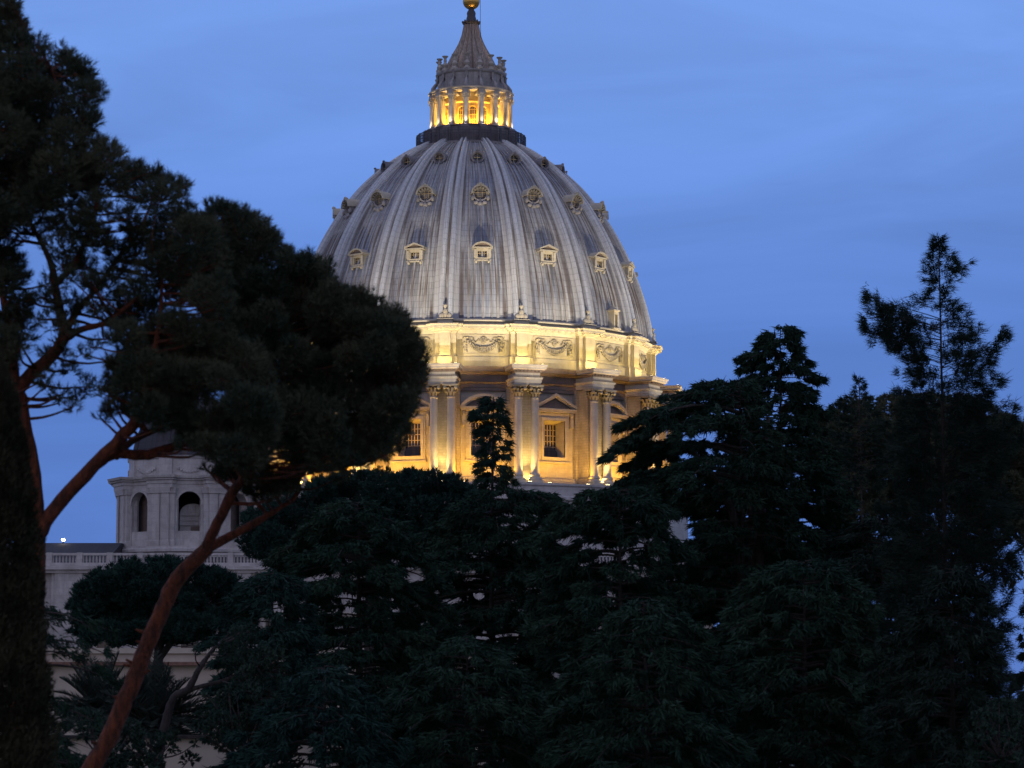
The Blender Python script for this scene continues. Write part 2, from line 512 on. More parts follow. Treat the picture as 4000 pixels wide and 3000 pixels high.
# --- drum wall with real window openings
WIN_HW, WIN_Z0, WIN_Z1 = 1.62, 47.35, 52.3
R_W = 25.2
b = MB()
for k in range(16):
    th = TH0 + ST * k
    hw = WIN_HW / R_W
    ths = [-ST / 2, -ST / 2 + ST / 8, -hw - 0.03, -hw, -hw / 3, hw / 3, hw, hw + 0.03, ST / 2 - ST / 8, ST / 2]
    zs = [43.37, WIN_Z0, WIN_Z1, 56.2]
    for i in range(len(ths) - 1):
        for j in range(3):
            if j == 1 and 3 <= i <= 5:
                continue
            a0, a1 = th + ths[i], th + ths[i + 1]
            v = [pol(a0, R_W, zs[j]), pol(a1, R_W, zs[j]), pol(a1, R_W, zs[j + 1]), pol(a0, R_W, zs[j + 1])]
            u = [(a0 * R_W, zs[j]), (a1 * R_W, zs[j]), (a1 * R_W, zs[j + 1]), (a0 * R_W, zs[j + 1])]
            b.add(v, [(0, 1, 2, 3)], 0, [u])
b.lathe([(25.75, 43.37), (25.75, 44.35), (25.5, 44.55), (25.19, 44.58)], 128)      # base course
b.build('drum_wall', M_STONE, BAS)

def arcpts(hw, rise, n=18, z=0.0, shrink=0.0):
    R = (hw * hw + rise * rise) / (2 * rise)
    a = math.asin(min(1, hw / R))
    R2 = R - shrink
    return [(R2 * math.sin(-a + 2 * a * i / n), z + rise - R + R2 * math.cos(-a + 2 * a * i / n)) for i in range(n + 1)]

def window(kind):
    f = MB()
    y = -R_W
    # splayed recess
    D = 1.9
    iw, z0, z1 = WIN_HW * 0.80, WIN_Z0 + 0.25, WIN_Z1 - 0.35
    o_ = [(-WIN_HW, WIN_Z0), (WIN_HW, WIN_Z0), (WIN_HW, WIN_Z1), (-WIN_HW, WIN_Z1)]
    i_ = [(-iw, z0), (iw, z0), (iw, z1), (-iw, z1)]
    for q in range(4):
        p2 = (q + 1) % 4
        f.add([(o_[q][0], y + 0.05, o_[q][1]), (i_[q][0], y + D, i_[q][1]), (i_[p2][0], y + D, i_[p2][1]), (o_[p2][0], y + 0.05, o_[p2][1])], [(0, 1, 2, 3)])
    # architrave in two steps, sill, brackets
    for w_, p_ in ((0.62, 0.16), (0.36, 0.28)):
        a0, a1 = WIN_HW, WIN_HW + w_
        f.box(-a1, -a0, y - p_, y + 0.3, WIN_Z0 - w_, WIN_Z1 + w_)
        f.box(a0, a1, y - p_, y + 0.3, WIN_Z0 - w_, WIN_Z1 + w_)
        f.box(-a0, a0, y - p_, y + 0.3, WIN_Z1, WIN_Z1 + w_)
        f.box(-a0, a0, y - p_, y + 0.3, WIN_Z0 - w_, WIN_Z0)
    f.box(-2.42, 2.42, y - 0.42, y + 0.3, WIN_Z0 - 0.80, WIN_Z0 - 0.63)
    for s in (-1, 1):
        f.box(s * 2.62 - 0.2, s * 2.62 + 0.2, y - 0.45, y + 0.3, 51.3, 53.35)
        f.ball((s * 2.62, y - 0.42, 53.0), (0.2, 0.25, 0.3))
        f.ball((s * 2.62, y - 0.36, 51.5), (0.19, 0.18, 0.28))
    f.box(-2.3, 2.3, y - 0.22, y + 0.3, WIN_Z1 + 0.63, 53.3)
    fr = f.build('window', M_STONE, BAS)
    # pediment
    p = MB()
    p.box(-3.0, 3.0, y - 0.72, y + 0.3, 53.36, 53.62)
    p.box(-3.12, 3.12, y - 0.9, y + 0.3, 53.62, 53.86)
    if kind == 'arc':
        o = arcpts(3.12, 1.62, 20, 53.95); i = arcpts(3.12, 1.62, 20, 53.95, 0.42)
        p.strip(o, i, y - 0.9, y + 0.3)
        i2 = arcpts(3.12, 1.62, 20, 53.95, 0.62)
        p.strip(i, i2, y - 0.62, y + 0.3)
        t = [q for q in i2 if q[1] > 53.87]
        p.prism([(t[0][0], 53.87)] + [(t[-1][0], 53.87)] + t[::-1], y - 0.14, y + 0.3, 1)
    else:
        h = 1.72
        for s in (-1, 1):
            a, c = (s * 3.12, 53.87), (0, 53.87 + h)
            pts = [a, (s * 3.12, 54.22), (0, 53.87 + h + 0.36), (0, 53.87 + h)]
            p.prism(pts if s < 0 else pts[::-1], y - 0.9, y + 0.3)
            pts = [(s * 2.75, 53.87), (s * 2.75, 54.02), (0, 53.87 + h - 0.02), (0, 53.87 + h - 0.24)]
            p.prism(pts if s < 0 else pts[::-1], y - 0.62, y + 0.3)
        p.prism([(-2.4, 53.87), (2.4, 53.87), (0, 53.87 + h - 0.3)], y - 0.14, y + 0.3, 1)
    p.build('pediment', [M_STONE, M_CRUST_SHADE], fr)
    g_ = MB()
    g_.box(-iw, iw, y + D, y + D + 0.1, z0, z1)
    g_.build('pane', M_GLASS, fr, smooth=0)
    q = MB()
    zb = z0 + (z1 - z0) * 0.30
    for c in range(1, 6):
        x = -iw + 2 * iw * c / 6
        q.box(x - 0.045, x + 0.045, y + D - 0.14, y + D - 0.02, z0 + 0.9, z1)
    for r_ in range(5):
        z = zb + (z1 - zb) * r_ / 4
        q.box(-iw, iw, y + D - 0.12, y + D - 0.03, z - 0.04, z + 0.04)
    q.build('glazing_bars', M_BAR, fr, smooth=0)
    s_ = MB()                                     # dark arched panel put in for the shadow at the foot of the opening
    n = 12
    pr = [(-iw, z0)] + [(iw, z0)] + [(iw * math.cos(PI * i / n), z0 + 1.25 * math.sin(PI * i / n) ** 0.7 if 0 < i < n else z0 + 0.02) for i in range(1, n)]
    s_.prism(pr, y + D - 0.55, y + D - 0.16)
    s_.build('shadow_panel', M_ROOF, fr)
    return fr

w_arc, w_tri = window('arc'), window('tri')
used = {}
for k in range(-4, 5):
    src = w_arc if k % 2 == 0 else w_tri
    th = TH0 + ST * k
    if src.name not in used:
        used[src.name] = 1; src.rotation_euler.z = th
    else:
        dup(src, th, BAS)

# --- buttresses: a pier, two columns, an entablature block
bt = MB()
bt.box(-1.5, 1.5, -27.75, -24.6, 43.37, 56.5)
bt.box(-1.05, 1.05, -27.9, -27.75, 43.37, 56.4)
bt.box(-1.95, 1.95, -25.75, -24.6, 43.37, 56.5)
bt.box(-1.7, 1.7, -27.95, -24.6, 43.37, 44.5)
p_but = bt.build('buttress', M_RUBBLE, BAS)
COLR = 28.65
def column(x):
    c = MB()
    prof = [(0.60, 44.72), (0.57, 44.9), (0.565, 47.5), (0.55, 50), (0.52, 52.5), (0.49, 54.5), (0.49, 54.62), (0.56, 54.70), (0.56, 54.82), (0.50, 54.88)]
    c.lathe(prof, 24, c=(x, -COLR, 0), us=1.0)
    o = c.build('column', M_SHAFT, BAS)
    d = MB()
    d.box(x - 0.92, x + 0.92, -COLR - 0.92, -COLR + 0.92, 43.37, 43.85)
    d.lathe([(0.90, 43.85), (0.95, 43.98), (0.90, 44.14), (0.74, 44.22), (0.70, 44.34), (0.76, 44.42), (0.80, 44.52), (0.74, 44.62), (0.60, 44.72)], 24, c=(x, -COLR, 0))
    d.build('column_base', M_STONE, o)
    k = MB()
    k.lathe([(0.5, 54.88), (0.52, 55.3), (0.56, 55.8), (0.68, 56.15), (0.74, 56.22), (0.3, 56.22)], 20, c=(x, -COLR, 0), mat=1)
    for row, (n, zb, hh, rr, wd) in enumerate(((8, 54.9, 0.62, 0.55, 0.17), (8, 55.3, 0.72, 0.60, 0.18))):
        for i in range(n):
            a = 2 * PI * (i + 0.5 * row) / n
            T = Matrix.Translation((x, -COLR, 0)) @ Matrix.Rotation(a, 4, 'Z')
            v = []
            for (yy, zz, ww) in ((-rr, zb, wd), (-rr - 0.05, zb + hh * 0.6, wd * 1.1), (-rr - 0.24, zb + hh * 0.95, wd * 0.9), (-rr - 0.40, zb + hh * 0.84, wd * 0.55), (-rr - 0.34, zb + hh * 0.66, wd * 0.3)):
                v += [(-ww, yy, zz), (0, yy - 0.05, zz), (ww, yy, zz)]
            fs = []
            for j in range(4):
                for q in range(2):
                    fs.append((j * 3 + q, j * 3 + q + 1, j * 3 + q + 4, j * 3 + q + 3))
            k.add(v, fs, 0, None, T)
    for sx in (-1, 1):
        for sy in (-1, 1):                                   # corner volutes
            k.ball((x + sx * 0.72, -COLR + sy * 0.72, 55.98), (0.24, 0.24, 0.25), 8, 6)
    k.box(x - 0.95, x + 0.95, -COLR - 0.95, -COLR + 0.95, 56.24, 56.33)
    k.box(x - 0.89, x + 0.89, -COLR - 0.89, -COLR + 0.89, 56.20, 56.24)
    k.box(x - 1.0, x + 1.0, -COLR - 1.0, -COLR + 1.0, 56.33, 56.46)
    k.ball((x, -COLR - 0.96, 56.28), (0.16, 0.12, 0.17), 8, 6)
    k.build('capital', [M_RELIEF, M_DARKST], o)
    return o
c1, c2 = column(-1.15), column(1.15)
eb = MB()
eb.block([(29.24, 56.47), (29.24, 56.52), (29.27, 56.53)], 1.82, 24.95, 1)
eb.block([(29.28, 56.535), (29.28, 56.8), (29.38, 56.82), (29.34, 57.16), (29.42, 57.2), (29.52, 57.4), (29.54, 57.46), (29.2, 57.48), (29.2, 58.1)], 1.80, 24.9)
eb.block([(29.26, 58.1), (29.40, 58.22), (29.44, 58.34), (29.85, 58.42)], 1.80, 24.95, 1)
eb.block([(29.86, 58.422), (29.86, 58.48), (30.05, 58.54), (30.05, 58.78), (30.16, 58.84), (30.22, 59.06), (30.22, 59.1)], 2.15, 25.0, 0)
for i in range(-7, 8):                                       # dentils over the architrave
    eb.box(i * 0.26 - 0.075, i * 0.26 + 0.075, -29.5, -29.15, 57.485, 57.62, 2)
for i in range(-3, 4):                                       # modillions under the block's cornice
    eb.box(i * 0.52 - 0.13, i * 0.52 + 0.13, -29.8, -29.4, 58.2, 58.40, 1)
p_ent = eb.build('entablature_block', [M_STONE, M_CRUST_SHADE, M_RELIEF], BAS)
for i, th in enumerate(RIBS):
    for src in (p_but, c1, c2, p_ent):
        if i == 0: src.rotation_euler.z = th
        else: dup(src, th, BAS)

# --- entablature of the bays, attic
b = MB()
b.lathe([(25.15, 56.0), (25.62, 56.0), (25.62, 56.45), (25.7, 56.47), (25.7, 56.95), (25.82, 57.0), (25.92, 57.16), (25.6, 57.19), (25.6, 58.15), (25.75, 58.2), (25.85, 58.36),
         (26.35, 58.42), (26.35, 58.5), (26.62, 58.55), (26.62, 58.86), (26.8, 59.1), (26.8, 59.16), (24.9, 59.2)], 160)
b.build('entablature', M_CRUST_SHADE, BAS)
b = MB()
b.lathe([(25.62, 59.18), (25.62, 60.45), (25.5, 60.62), (25.32, 60.66), (25.32, 63.75), (25.42, 63.85), (25.5, 64.0)], 160)
b.build('attic_wall', M_ATTIC, BAS)
b = MB()
b.lathe([(25.4, 63.98), (25.6, 64.02), (25.66, 64.16), (25.95, 64.2), (26.0, 64.32), (26.28, 64.38), (26.28, 64.62), (26.42, 64.78), (26.42, 64.84), (25.2, 64.9)], 160)
for k in range(160):
    th = 2 * PI * (k + 0.5) / 160 + TH0
    M = Matrix.Rotation(th, 4, 'Z')
    b.box(-0.14, 0.14, -26.2, -25.6, 64.205, 64.36, 0, M)
b.build('attic_cornice', M_ATTIC, BAS)

ap = MB()
ap.block([(26.75, 59.14), (26.75, 60.45), (26.62, 60.62), (26.5, 60.66), (26.5, 63.75), (26.6, 63.85), (26.66, 63.97)], 0.98, 25.0)
ap.block([(26.15, 59.15), (26.15, 60.45), (26.05, 60.62), (25.95, 60.65), (25.95, 63.74), (26.05, 63.84), (26.1, 63.96)], 1.62, 25.0)
p_pier = ap.build('attic_pier', M_ATTIC, BAS)
ac = MB()
ac.block([(26.62, 63.98), (26.72, 64.03), (26.78, 64.17), (27.02, 64.21), (27.06, 64.33), (27.3, 64.39), (27.3, 64.65), (27.45, 64.82), (27.45, 64.88)], 1.12, 25.0)
ac.block([(26.08, 63.99), (26.2, 64.035), (26.26, 64.175), (26.5, 64.215), (26.54, 64.335), (26.75, 64.395), (26.75, 64.655), (26.9, 64.815), (26.9, 64.875)], 1.66, 25.0)
for i in range(-3, 4):
    ac.box(i * 0.42 - 0.1, i * 0.42 + 0.1, -27.22, -26.8, 64.212, 64.37)
ac.build('pier_cornice', M_ATTIC, p_pier)
# emblem on the pier's top at the foot of each rib: three mounts and a star
em = MB()
em.block([(26.55, 64.86), (26.55, 65.45), (26.68, 65.5), (26.68, 65.62)], 1.0, 25.2)
for x, z, r in ((-0.5, 65.95, 0.42), (0.5, 65.95, 0.42), (0, 66.1, 0.42), (0, 66.62, 0.36)):
    em.ball((x, -26.15, z), (r, 0.34, r * 1.25), 12, 8)
em.lathe([(0.12, 66.9), (0.16, 67.2), (0.3, 67.42), (0.3, 67.5), (0.1, 67.55), (0.0, 67.75)], 8, c=(0, -26.15, 0))
p_em = em.build('emblem', M_ATTIC, BAS)
for i, th in enumerate(RIBS):
    for src in (p_pier, p_em):
        if i == 0: src.rotation_euler.z = th
        else: dup(src, th, BAS)

# relief panel with a garland in every bay
rng = random.Random(5)
ga = MB()
Ry = -25.36
def on_wall(x, z, o=0.0):
    return (x, -math.sqrt(max(1, (25.34 + o) ** 2 - x * x)), z)
for i in range(15):
    t = -1 + 2 * i / 14
    x = 2.05 * t; z = 61.55 + 1.05 * t * t
    sz = 0.36 - 0.14 * abs(t)
    for q in range(3):
        ga.ball(on_wall(x + rng.uniform(-.05, .05), z + (q - 1) * sz * 0.72, 0.16), (0.20, 0.20, sz * 0.62), 8, 6)
for s in (-1, 1):
    for i in range(5):                                       # hanging ribbons and bows
        ga.ball(on_wall(s * (2.25 + 0.03 * i), 62.75 - 0.32 * i, 0.08), (0.10 + 0.05 * i * 0.8, 0.14, 0.22), 7, 5)
    ga.tube([on_wall(s * (2.25 + 0.5 * math.cos(a)), 63.0 + 0.25 * math.sin(a), 0.1) for a in [j * 0.6 for j in range(9)]], [0.09] * 9, 6)
    ga.tube([on_wall(s * (1.6 + 0.28 * math.cos(a)), 62.95 + 0.25 * math.sin(a), 0.1) for a in [j * 0.7 for j in range(10)]], [0.08] * 10, 6)
    ga.tube([on_wall(s * (2.55 - 0.22 * j / 4 + 0.3 * math.sin(j)), 62.6 - 0.35 * j, 0.08) for j in range(5)], [0.11, 0.1, 0.1, 0.08, 0.05], 6)
    ga.tube([on_wall(s * (0.45 + 0.2 * j), 62.75 + 0.22 * math.sin(j * 1.6), 0.08) for j in range(6)], [0.08] * 6, 6)
ga.ball(on_wall(0, 62.75, 0.12), (0.34, 0.26, 0.44), 12, 9)
ga.ball(on_wall(0, 62.62, 0.34), (0.12, 0.12, 0.14), 8, 6)
for s in (-1, 1):
    ga.ball(on_wall(s * 0.14, 62.86, 0.32), (0.08, 0.06, 0.06), 6, 5)
    ga.ball(on_wall(s * 0.3, 63.05, 0.14), (0.13, 0.12, 0.16), 8, 6)
ga.ball(on_wall(0, 63.16, 0.14), (0.26, 0.16, 0.14), 8, 6)
p_ga = ga.build('garland', M_RELIEF, BAS, smooth=60)
pf = MB()
for (x0, x1, z0, z1) in ((-3.0, 3.0, 63.5, 63.6), (-3.0, 3.0, 60.95, 61.05), (-3.0, -2.88, 61.05, 63.5), (2.88, 3.0, 61.05, 63.5)):
    n = 8
    for i in range(n if x1 - x0 > 1 else 1):
        m_ = n if x1 - x0 > 1 else 1
        xa, xb = x0 + (x1 - x0) * i / m_, x0 + (x1 - x0) * (i + 1) / m_
        v = [on_wall(xa, z0, .07), on_wall(xb, z0, .07), on_wall(xb, z1, .07), on_wall(xa, z1, .07), on_wall(xa, z0, -.1), on_wall(xb, z0, -.1), on_wall(xb, z1, -.1), on_wall(xa, z1, -.1)]
        pf.add(v, [(0, 1, 2, 3), (4, 7, 6, 5), (0, 4, 5, 1), (3, 2, 6, 7), (0, 3, 7, 4), (1, 5, 6, 2)])
pf.build('panel_frame', M_ATTIC, p_ga)
for i, th in enumerate(BAYS):
    if i == 0: p_ga.rotation_euler.z = th
    else: dup(p_ga, th, BAS)

# --- dome shell
PROF = [(25.42, 65.55), (25.36, 66.4), (25.12, 68.0), (24.52, 70.5), (23.76, 73.0), (22.86, 75.5), (21.86, 77.9), (20.66, 80.3), (19.26, 82.7), (17.6, 85.15), (15.5, 87.7), (12.75, 90.3), (10.2, 92.2), (8.2, 93.4), (7.2, 93.9)]
def spline(pts, n):
    out = []
    for i in range(len(pts) - 1):
        p0, p1, p2, p3 = pts[max(0, i - 1)], pts[i], pts[i + 1], pts[min(len(pts) - 1, i + 2)]
        for k in range(n):
            t = k / n
            out.append(tuple(0.5 * ((2 * p1[c]) + (-p0[c] + p2[c]) * t + (2 * p0[c] - 5 * p1[c] + 4 * p2[c] - p3[c]) * t * t + (-p0[c] + 3 * p1[c] - 3 * p2[c] + p3[c]) * t ** 3) for c in range(len(p1))))
    out.append(pts[-1])
    return out
PF = spline(PROF, 4)
def r_at(z):
    for (r0, z0), (r1, z1) in zip(PF[:-1], PF[1:]):
        if z0 <= z <= z1:
            return r0 + (r1 - r0) * (z - z0) / (z1 - z0)
    return PF[-1][0]

def sweep_rib(mb, section, a, w0, w1):
    """section [(sideways, height)] in metres at the foot, carried up the meridian at angle a and narrowed towards the top"""
    n, m = len(PF), len(section)
    v, fs, uvs = [], [], []
    Ls, acc = [], 0.0
    for i, (r, z) in enumerate(PF):
        if i: acc += math.hypot(r - PF[i - 1][0], z - PF[i - 1][1])
        Ls.append(acc)
        k = (r - 7.2) / (25.42 - 7.2)
        sc = w1 + (w0 - w1) * k
        d = Vector((PF[min(i + 1, n - 1)][0] - PF[max(i - 1, 0)][0], PF[min(i + 1, n - 1)][1] - PF[max(i - 1, 0)][1])).normalized()
        nr = Vector((d.y, -d.x))
        for (s, h) in section:
            hh = h * (0.55 + 0.45 * sc)
            v.append(pol(a, r + nr.x * hh, z + nr.y * hh, s * sc))
    for i in range(n - 1):
        for j in range(m - 1):
            fs.append((i * m + j, i * m + j + 1, (i + 1) * m + j + 1, (i + 1) * m + j))
            uvs.append([(section[j][0], Ls[i]), (section[j + 1][0], Ls[i]), (section[j + 1][0], Ls[i + 1]), (section[j][0], Ls[i + 1])])
    mb.add(v, fs, 0, uvs)

b = MB()
b.lathe(PF, 192, TH0 - ST / 2, TH0 - ST / 2 + 2 * PI, us=1.0)
# uv: one unit per bay across, metres up
k0 = TH0 - ST / 2
b.uv = [[((q[0] - k0) / ST, q[1] - 65.55) for q in uv] for uv in b.uv]
shell = b.build('dome_shell', M_LEAD, BAS, smooth=60)
b = MB()
for th in BAYS:
    for off in (-0.32, 0.0, 0.32, -0.19, 0.19):
        wd, ht = (0.17, 0.2) if abs(off) != 0.19 else (0.09, 0.12)
        sect = [(-wd, 0.0), (-wd * 0.75, ht), (wd * 0.75, ht), (wd, 0.0)]
        # keep the ridges radial: their angle is a share of the bay
        sweep_rib(b, sect, th + off * ST * 0.62, 1.0, 0.45)
b.build('lead_ridges', M_RIB, BAS, smooth=50)
def rollsec():
    s = [(-1.72, -0.02), (-1.70, 0.26), (-1.06, 0.28)]
    for i in range(9):
        a = PI - PI * i / 8
        s.append((-0.62 + 0.44 * math.cos(a), 0.30 + 0.52 * math.sin(a)))
    s += [(-0.15, 0.14), (0.15, 0.14)]
    for i in range(9):
        a = PI - PI * i / 8
        s.append((0.62 + 0.44 * math.cos(a), 0.30 + 0.52 * math.sin(a)))
    return s + [(1.06, 0.28), (1.70, 0.26), (1.72, -0.02)]
rb = MB(); sweep_rib(rb, rollsec(), 0.0, 1.0, 0.42)
p_rib = rb.build('dome_rib', M_RIB, BAS, smooth=50)
for i, th in enumerate(RIBS):
    if i == 0: p_rib.rotation_euler.z = th
    else: dup(p_rib, th, BAS)
b = MB()
b.lathe([(25.3, 64.86), (25.75, 64.88), (25.6, 65.1), (25.62, 65.28), (25.9, 65.36), (25.95, 65.52), (25.8, 65.66), (25.3, 65.8)], 160)
b.build('dome_base_ring', M_ATTIC, BAS)

# --- dormers: pedimented below, shell-hooded in the middle, ringed oculi above
def dormer_low(kind):
    z0 = 74.05
    y = -(r_at(z0) + 0.25)
    f = MB()
    back = y + 2.2
    f.box(-1.08, -0.62, y, back, z0, z0 + 1.5); f.box(0.62, 1.08, y, back, z0, z0 + 1.5)
    f.box(-0.62, 0.62, y, back, z0, z0 + 0.28); f.box(-0.62, 0.62, y, back, z0 + 1.22, z0 + 1.5)
    f.box(-1.15, 1.15, y - 0.12, back, z0 - 0.16, z0)
    for s in (-1, 1):
        f.ball((s * 0.85, y - 0.02, z0 - 0.24), (0.2, 0.25, 0.24), 8, 6)
        f.box(s * 0.98 - 0.18, s * 0.98 + 0.18, y - 0.16, y, z0 + 0.3, z0 + 1.42)
    f.box(-1.35, 1.35, y - 0.3, back + .6, z0 + 1.5, z0 + 1.72)
    if kind == 'arc':
        o = arcpts(1.42, 0.72, 14, z0 + 1.72); i = arcpts(1.42, 0.72, 14, z0 + 1.72, 0.2)
        f.strip(o, i, y - 0.42, back + 1.2)
        t = [q for q in i if q[1] > z0 + 1.73]
        f.prism([(t[0][0], z0 + 1.73), (t[-1][0], z0 + 1.73)] + t[::-1], y - 0.05, back + 1.0, 1)
    else:
        for s in (-1, 1):
            pts = [(s * 1.42, z0 + 1.72), (s * 1.42, z0 + 1.90), (0, z0 + 2.48), (0, z0 + 2.26)]
            f.prism(pts if s < 0 else pts[::-1], y - 0.42, back + 1.2)
        f.prism([(-1.2, z0 + 1.73), (1.2, z0 + 1.73), (0, z0 + 2.24)], y - 0.05, back + 1.0, 1)
    o = f.build('dormer', [M_ATTIC, M_CRUST_SHADE], BAS)
    p = MB(); p.box(-0.62, 0.62, y + 0.5, y + 0.55, z0 + 0.28, z0 + 1.22); p.build('pane', M_GLASS, o, smooth=0)
    q = MB()
    for c in range(1, 4):
        q.box(-0.62 + 0.31 * c - 0.025, -0.62 + 0.31 * c + 0.025, y + 0.38, y + 0.48, z0 + 0.28, z0 + 1.22)
    for c in range(1, 3):
        q.box(-0.62, 0.62, y + 0.39, y + 0.47, z0 + 0.28 + 0.31 * c - 0.02, z0 + 0.28 + 0.31 * c + 0.02)
    q.build('glazing_bars', M_BAR, o, smooth=0)
    return o
def dormer_mid():
    z0 = 82.5
    rr = r_at(z0 + 0.1)
    y = -(rr + 0.1)
    f = MB()
    n = 20
    ring_o = [(1.04 * math.cos(2 * PI * i / n), z0 + 1.35 + 1.02 * math.sin(2 * PI * i / n)) for i in range(n + 1)]
    ring_i = [(0.86 * math.cos(2 * PI * i / n), z0 + 1.35 + 0.78 * math.sin(2 * PI * i / n)) for i in range(n + 1)]
    f.strip(ring_o[::-1], ring_i[::-1], y, y + 2.8)
    hood_o = [(1.28 * math.cos(PI * i / n), z0 + 1.45 + 1.22 * math.sin(PI * i / n)) for i in range(n + 1)]
    hood_i = [(1.06 * math.cos(PI * i / n), z0 + 1.45 + 1.0 * math.sin(PI * i / n)) for i in range(n + 1)]
    f.strip(hood_o[::-1], hood_i[::-1], y - 0.45, y + 3.2, 1)
    for i in range(7):                                       # shell flutes under the hood
        a = PI * (i + 0.5) / 7
        f.tube([(0.84 * math.cos(a), y - 0.02, z0 + 1.4 + 0.76 * math.sin(a)), (1.06 * math.cos(a), y - 0.30, z0 + 1.4 + 1.0 * math.sin(a))], [0.08, 0.15], 6, 1)
    f.ball((0, y - 0.3, z0 + 2.72), (0.30, 0.26, 0.26), 8, 6, 1)
    for s in (-1, 1):
        f.ball((s * 0.34, y - 0.25, z0 + 2.62), (0.22, 0.22, 0.2), 8, 6, 1)
        f.ball((s * 1.06, y - 0.05, z0 + 0.8), (0.24, 0.3, 0.36), 8, 6)
        f.ball((s * 0.6, y - 0.02, z0 + 0.18), (0.35, 0.3, 0.28), 8, 6)
    f.ball((0, y - 0.08, z0 - 0.02), (0.38, 0.34, 0.36), 8, 6)
    o = f.build('shell_dormer', [M_LANT, M_ATTIC], BAS, smooth=50)
    p = MB(); p.lathe([(0.0, 0.0), (0.9, 0.0)], 20, M=Matrix.Translation((0, y + 0.55, z0 + 1.35)) @ Matrix.Rotation(PI / 2, 4, 'X')); p.build('pane', M_SHUT, o, smooth=0)
    q = MB()
    for c in (-0.3, 0.3): q.box(c - 0.03, c + 0.03, y + 0.4, y + 0.5, z0 + 0.6, z0 + 2.1)
    for c in (1.05, 1.65): q.box(-0.85, 0.85, y + 0.41, y + 0.49, z0 + c - 0.03, z0 + c + 0.03)
    q.build('glazing_bars', M_BAR, o, smooth=0)
    return o
def dormer_top():
    zc = 90.2
    y = -(r_at(zc - 0.75) + 0.05)
    f = MB(); n = 20
    ro = [(0.86 * math.cos(2 * PI * i / n), zc + 0.80 * math.sin(2 * PI * i / n)) for i in range(n + 1)]
    ri = [(0.62 * math.cos(2 * PI * i / n), zc + 0.56 * math.sin(2 * PI * i / n)) for i in range(n + 1)]
    f.strip(ro[::-1], ri[::-1], y, y + 2.6)
    r2 = [(0.94 * math.cos(2 * PI * i / n), zc + 0.88 * math.sin(2 * PI * i / n)) for i in range(n + 1)]
    r3 = [(0.74 * math.cos(2 * PI * i / n), zc + 0.67 * math.sin(2 * PI * i / n)) for i in range(n + 1)]
    f.strip(r2[::-1], r3[::-1], y - 0.14, y + 2.6)
    f.ball((0, y - 0.08, zc + 0.9), (0.22, 0.2, 0.16), 8, 6)
    o = f.build('oculus', M_SOOT2, BAS, smooth=50)
    p = MB(); p.lathe([(0.0, 0.0), (0.66, 0.0)], 20, M=Matrix.Translation((0, y + 0.4, zc)) @ Matrix.Rotation(PI / 2, 4, 'X')); p.build('pane', M_GLASS, o, smooth=0)
    q = MB(); q.box(-0.03, 0.03, y + 0.25, y + 0.35, zc - 0.55, zc + 0.55); q.box(-0.6, 0.6, y + 0.26, y + 0.34, zc - 0.03, zc + 0.03)
    q.build('glazing_bars', M_BAR, o, smooth=0)
    return o
d_arc, d_tri, d_mid, d_top = dormer_low('arc'), dormer_low('tri'), dormer_mid(), dormer_top()
seen = set()
for k in range(-4, 5):
    th = TH0 + ST * k
    for src in ((d_arc if k % 2 == 0 else d_tri), d_mid, d_top):
        if src.name not in seen:
            seen.add(src.name); src.rotation_euler.z = th
        else:
            dup(src, th, BAS)
# roof door turret at the foot of the dome
f = MB()
y = -26.3
f.box(-0.5, -0.28, y, y + 1.6, 65.7, 68.0); f.box(0.28, 0.5, y, y + 1.6, 65.7, 68.0); f.box(-0.28, 0.28, y, y + 1.6, 67.6, 68.0)
f.box(-0.66, 0.66, y - 0.15, y + 1.8, 68.0, 68.2)
f.lathe([(0.62, 68.2), (0.5, 68.45), (0.28, 68.7), (0.12, 69.0), (0.0, 69.3)], 10, c=(0, y + 0.6, 0))
f.box(-0.28, 0.28, y + 0.4, y + 0.45, 65.7, 67.6, 1)
f.box(-0.8, 0.8, y - 0.2, y + 1.6, 65.45, 65.7)
f.build('roof_turret', [M_ATTIC, M_IRON], BAS, rot=TH0 + ST * 2.03)

# --- gallery and lantern
b = MB()
b.lathe([(7.0, 93.0), (8.05, 93.35), (8.2, 93.5), (8.2, 93.75), (8.0, 93.85), (6.55, 93.87), (6.55, 96.3), (6.75, 96.4), (6.75, 96.52), (3.4, 96.55)], 96)
for k in range(16):
    M = Matrix.Rotation(TH0 + ST * (k + 0.5), 4, 'Z')
    b.box(-0.55, 0.55, -7.0, -6.4, 93.86, 96.45, 0, M)
b.build('gallery', M_SOOT, BAS)
b = MB()
for z in (94.95, 95.35, 95.75):
    b.lathe([(7.86, z), (7.94, z), (7.94, z + 0.09), (7.86, z + 0.09), (7.86, z)], 96)
for k in range(220):
    M = Matrix.Rotation(2 * PI * k / 220, 4, 'Z')
    b.box(-0.028, 0.028, -7.93, -7.875, 93.86, 95.78, 0, M)
for k in range(32):
    M = Matrix.Rotation(TH0 + 2 * PI * (k + 0.5) / 32, 4, 'Z')
    b.box(-0.09, 0.09, -7.97, -7.8, 93.86, 95.9, 0, M)
b.build('gallery_railing', M_IRON, BAS, smooth=0)

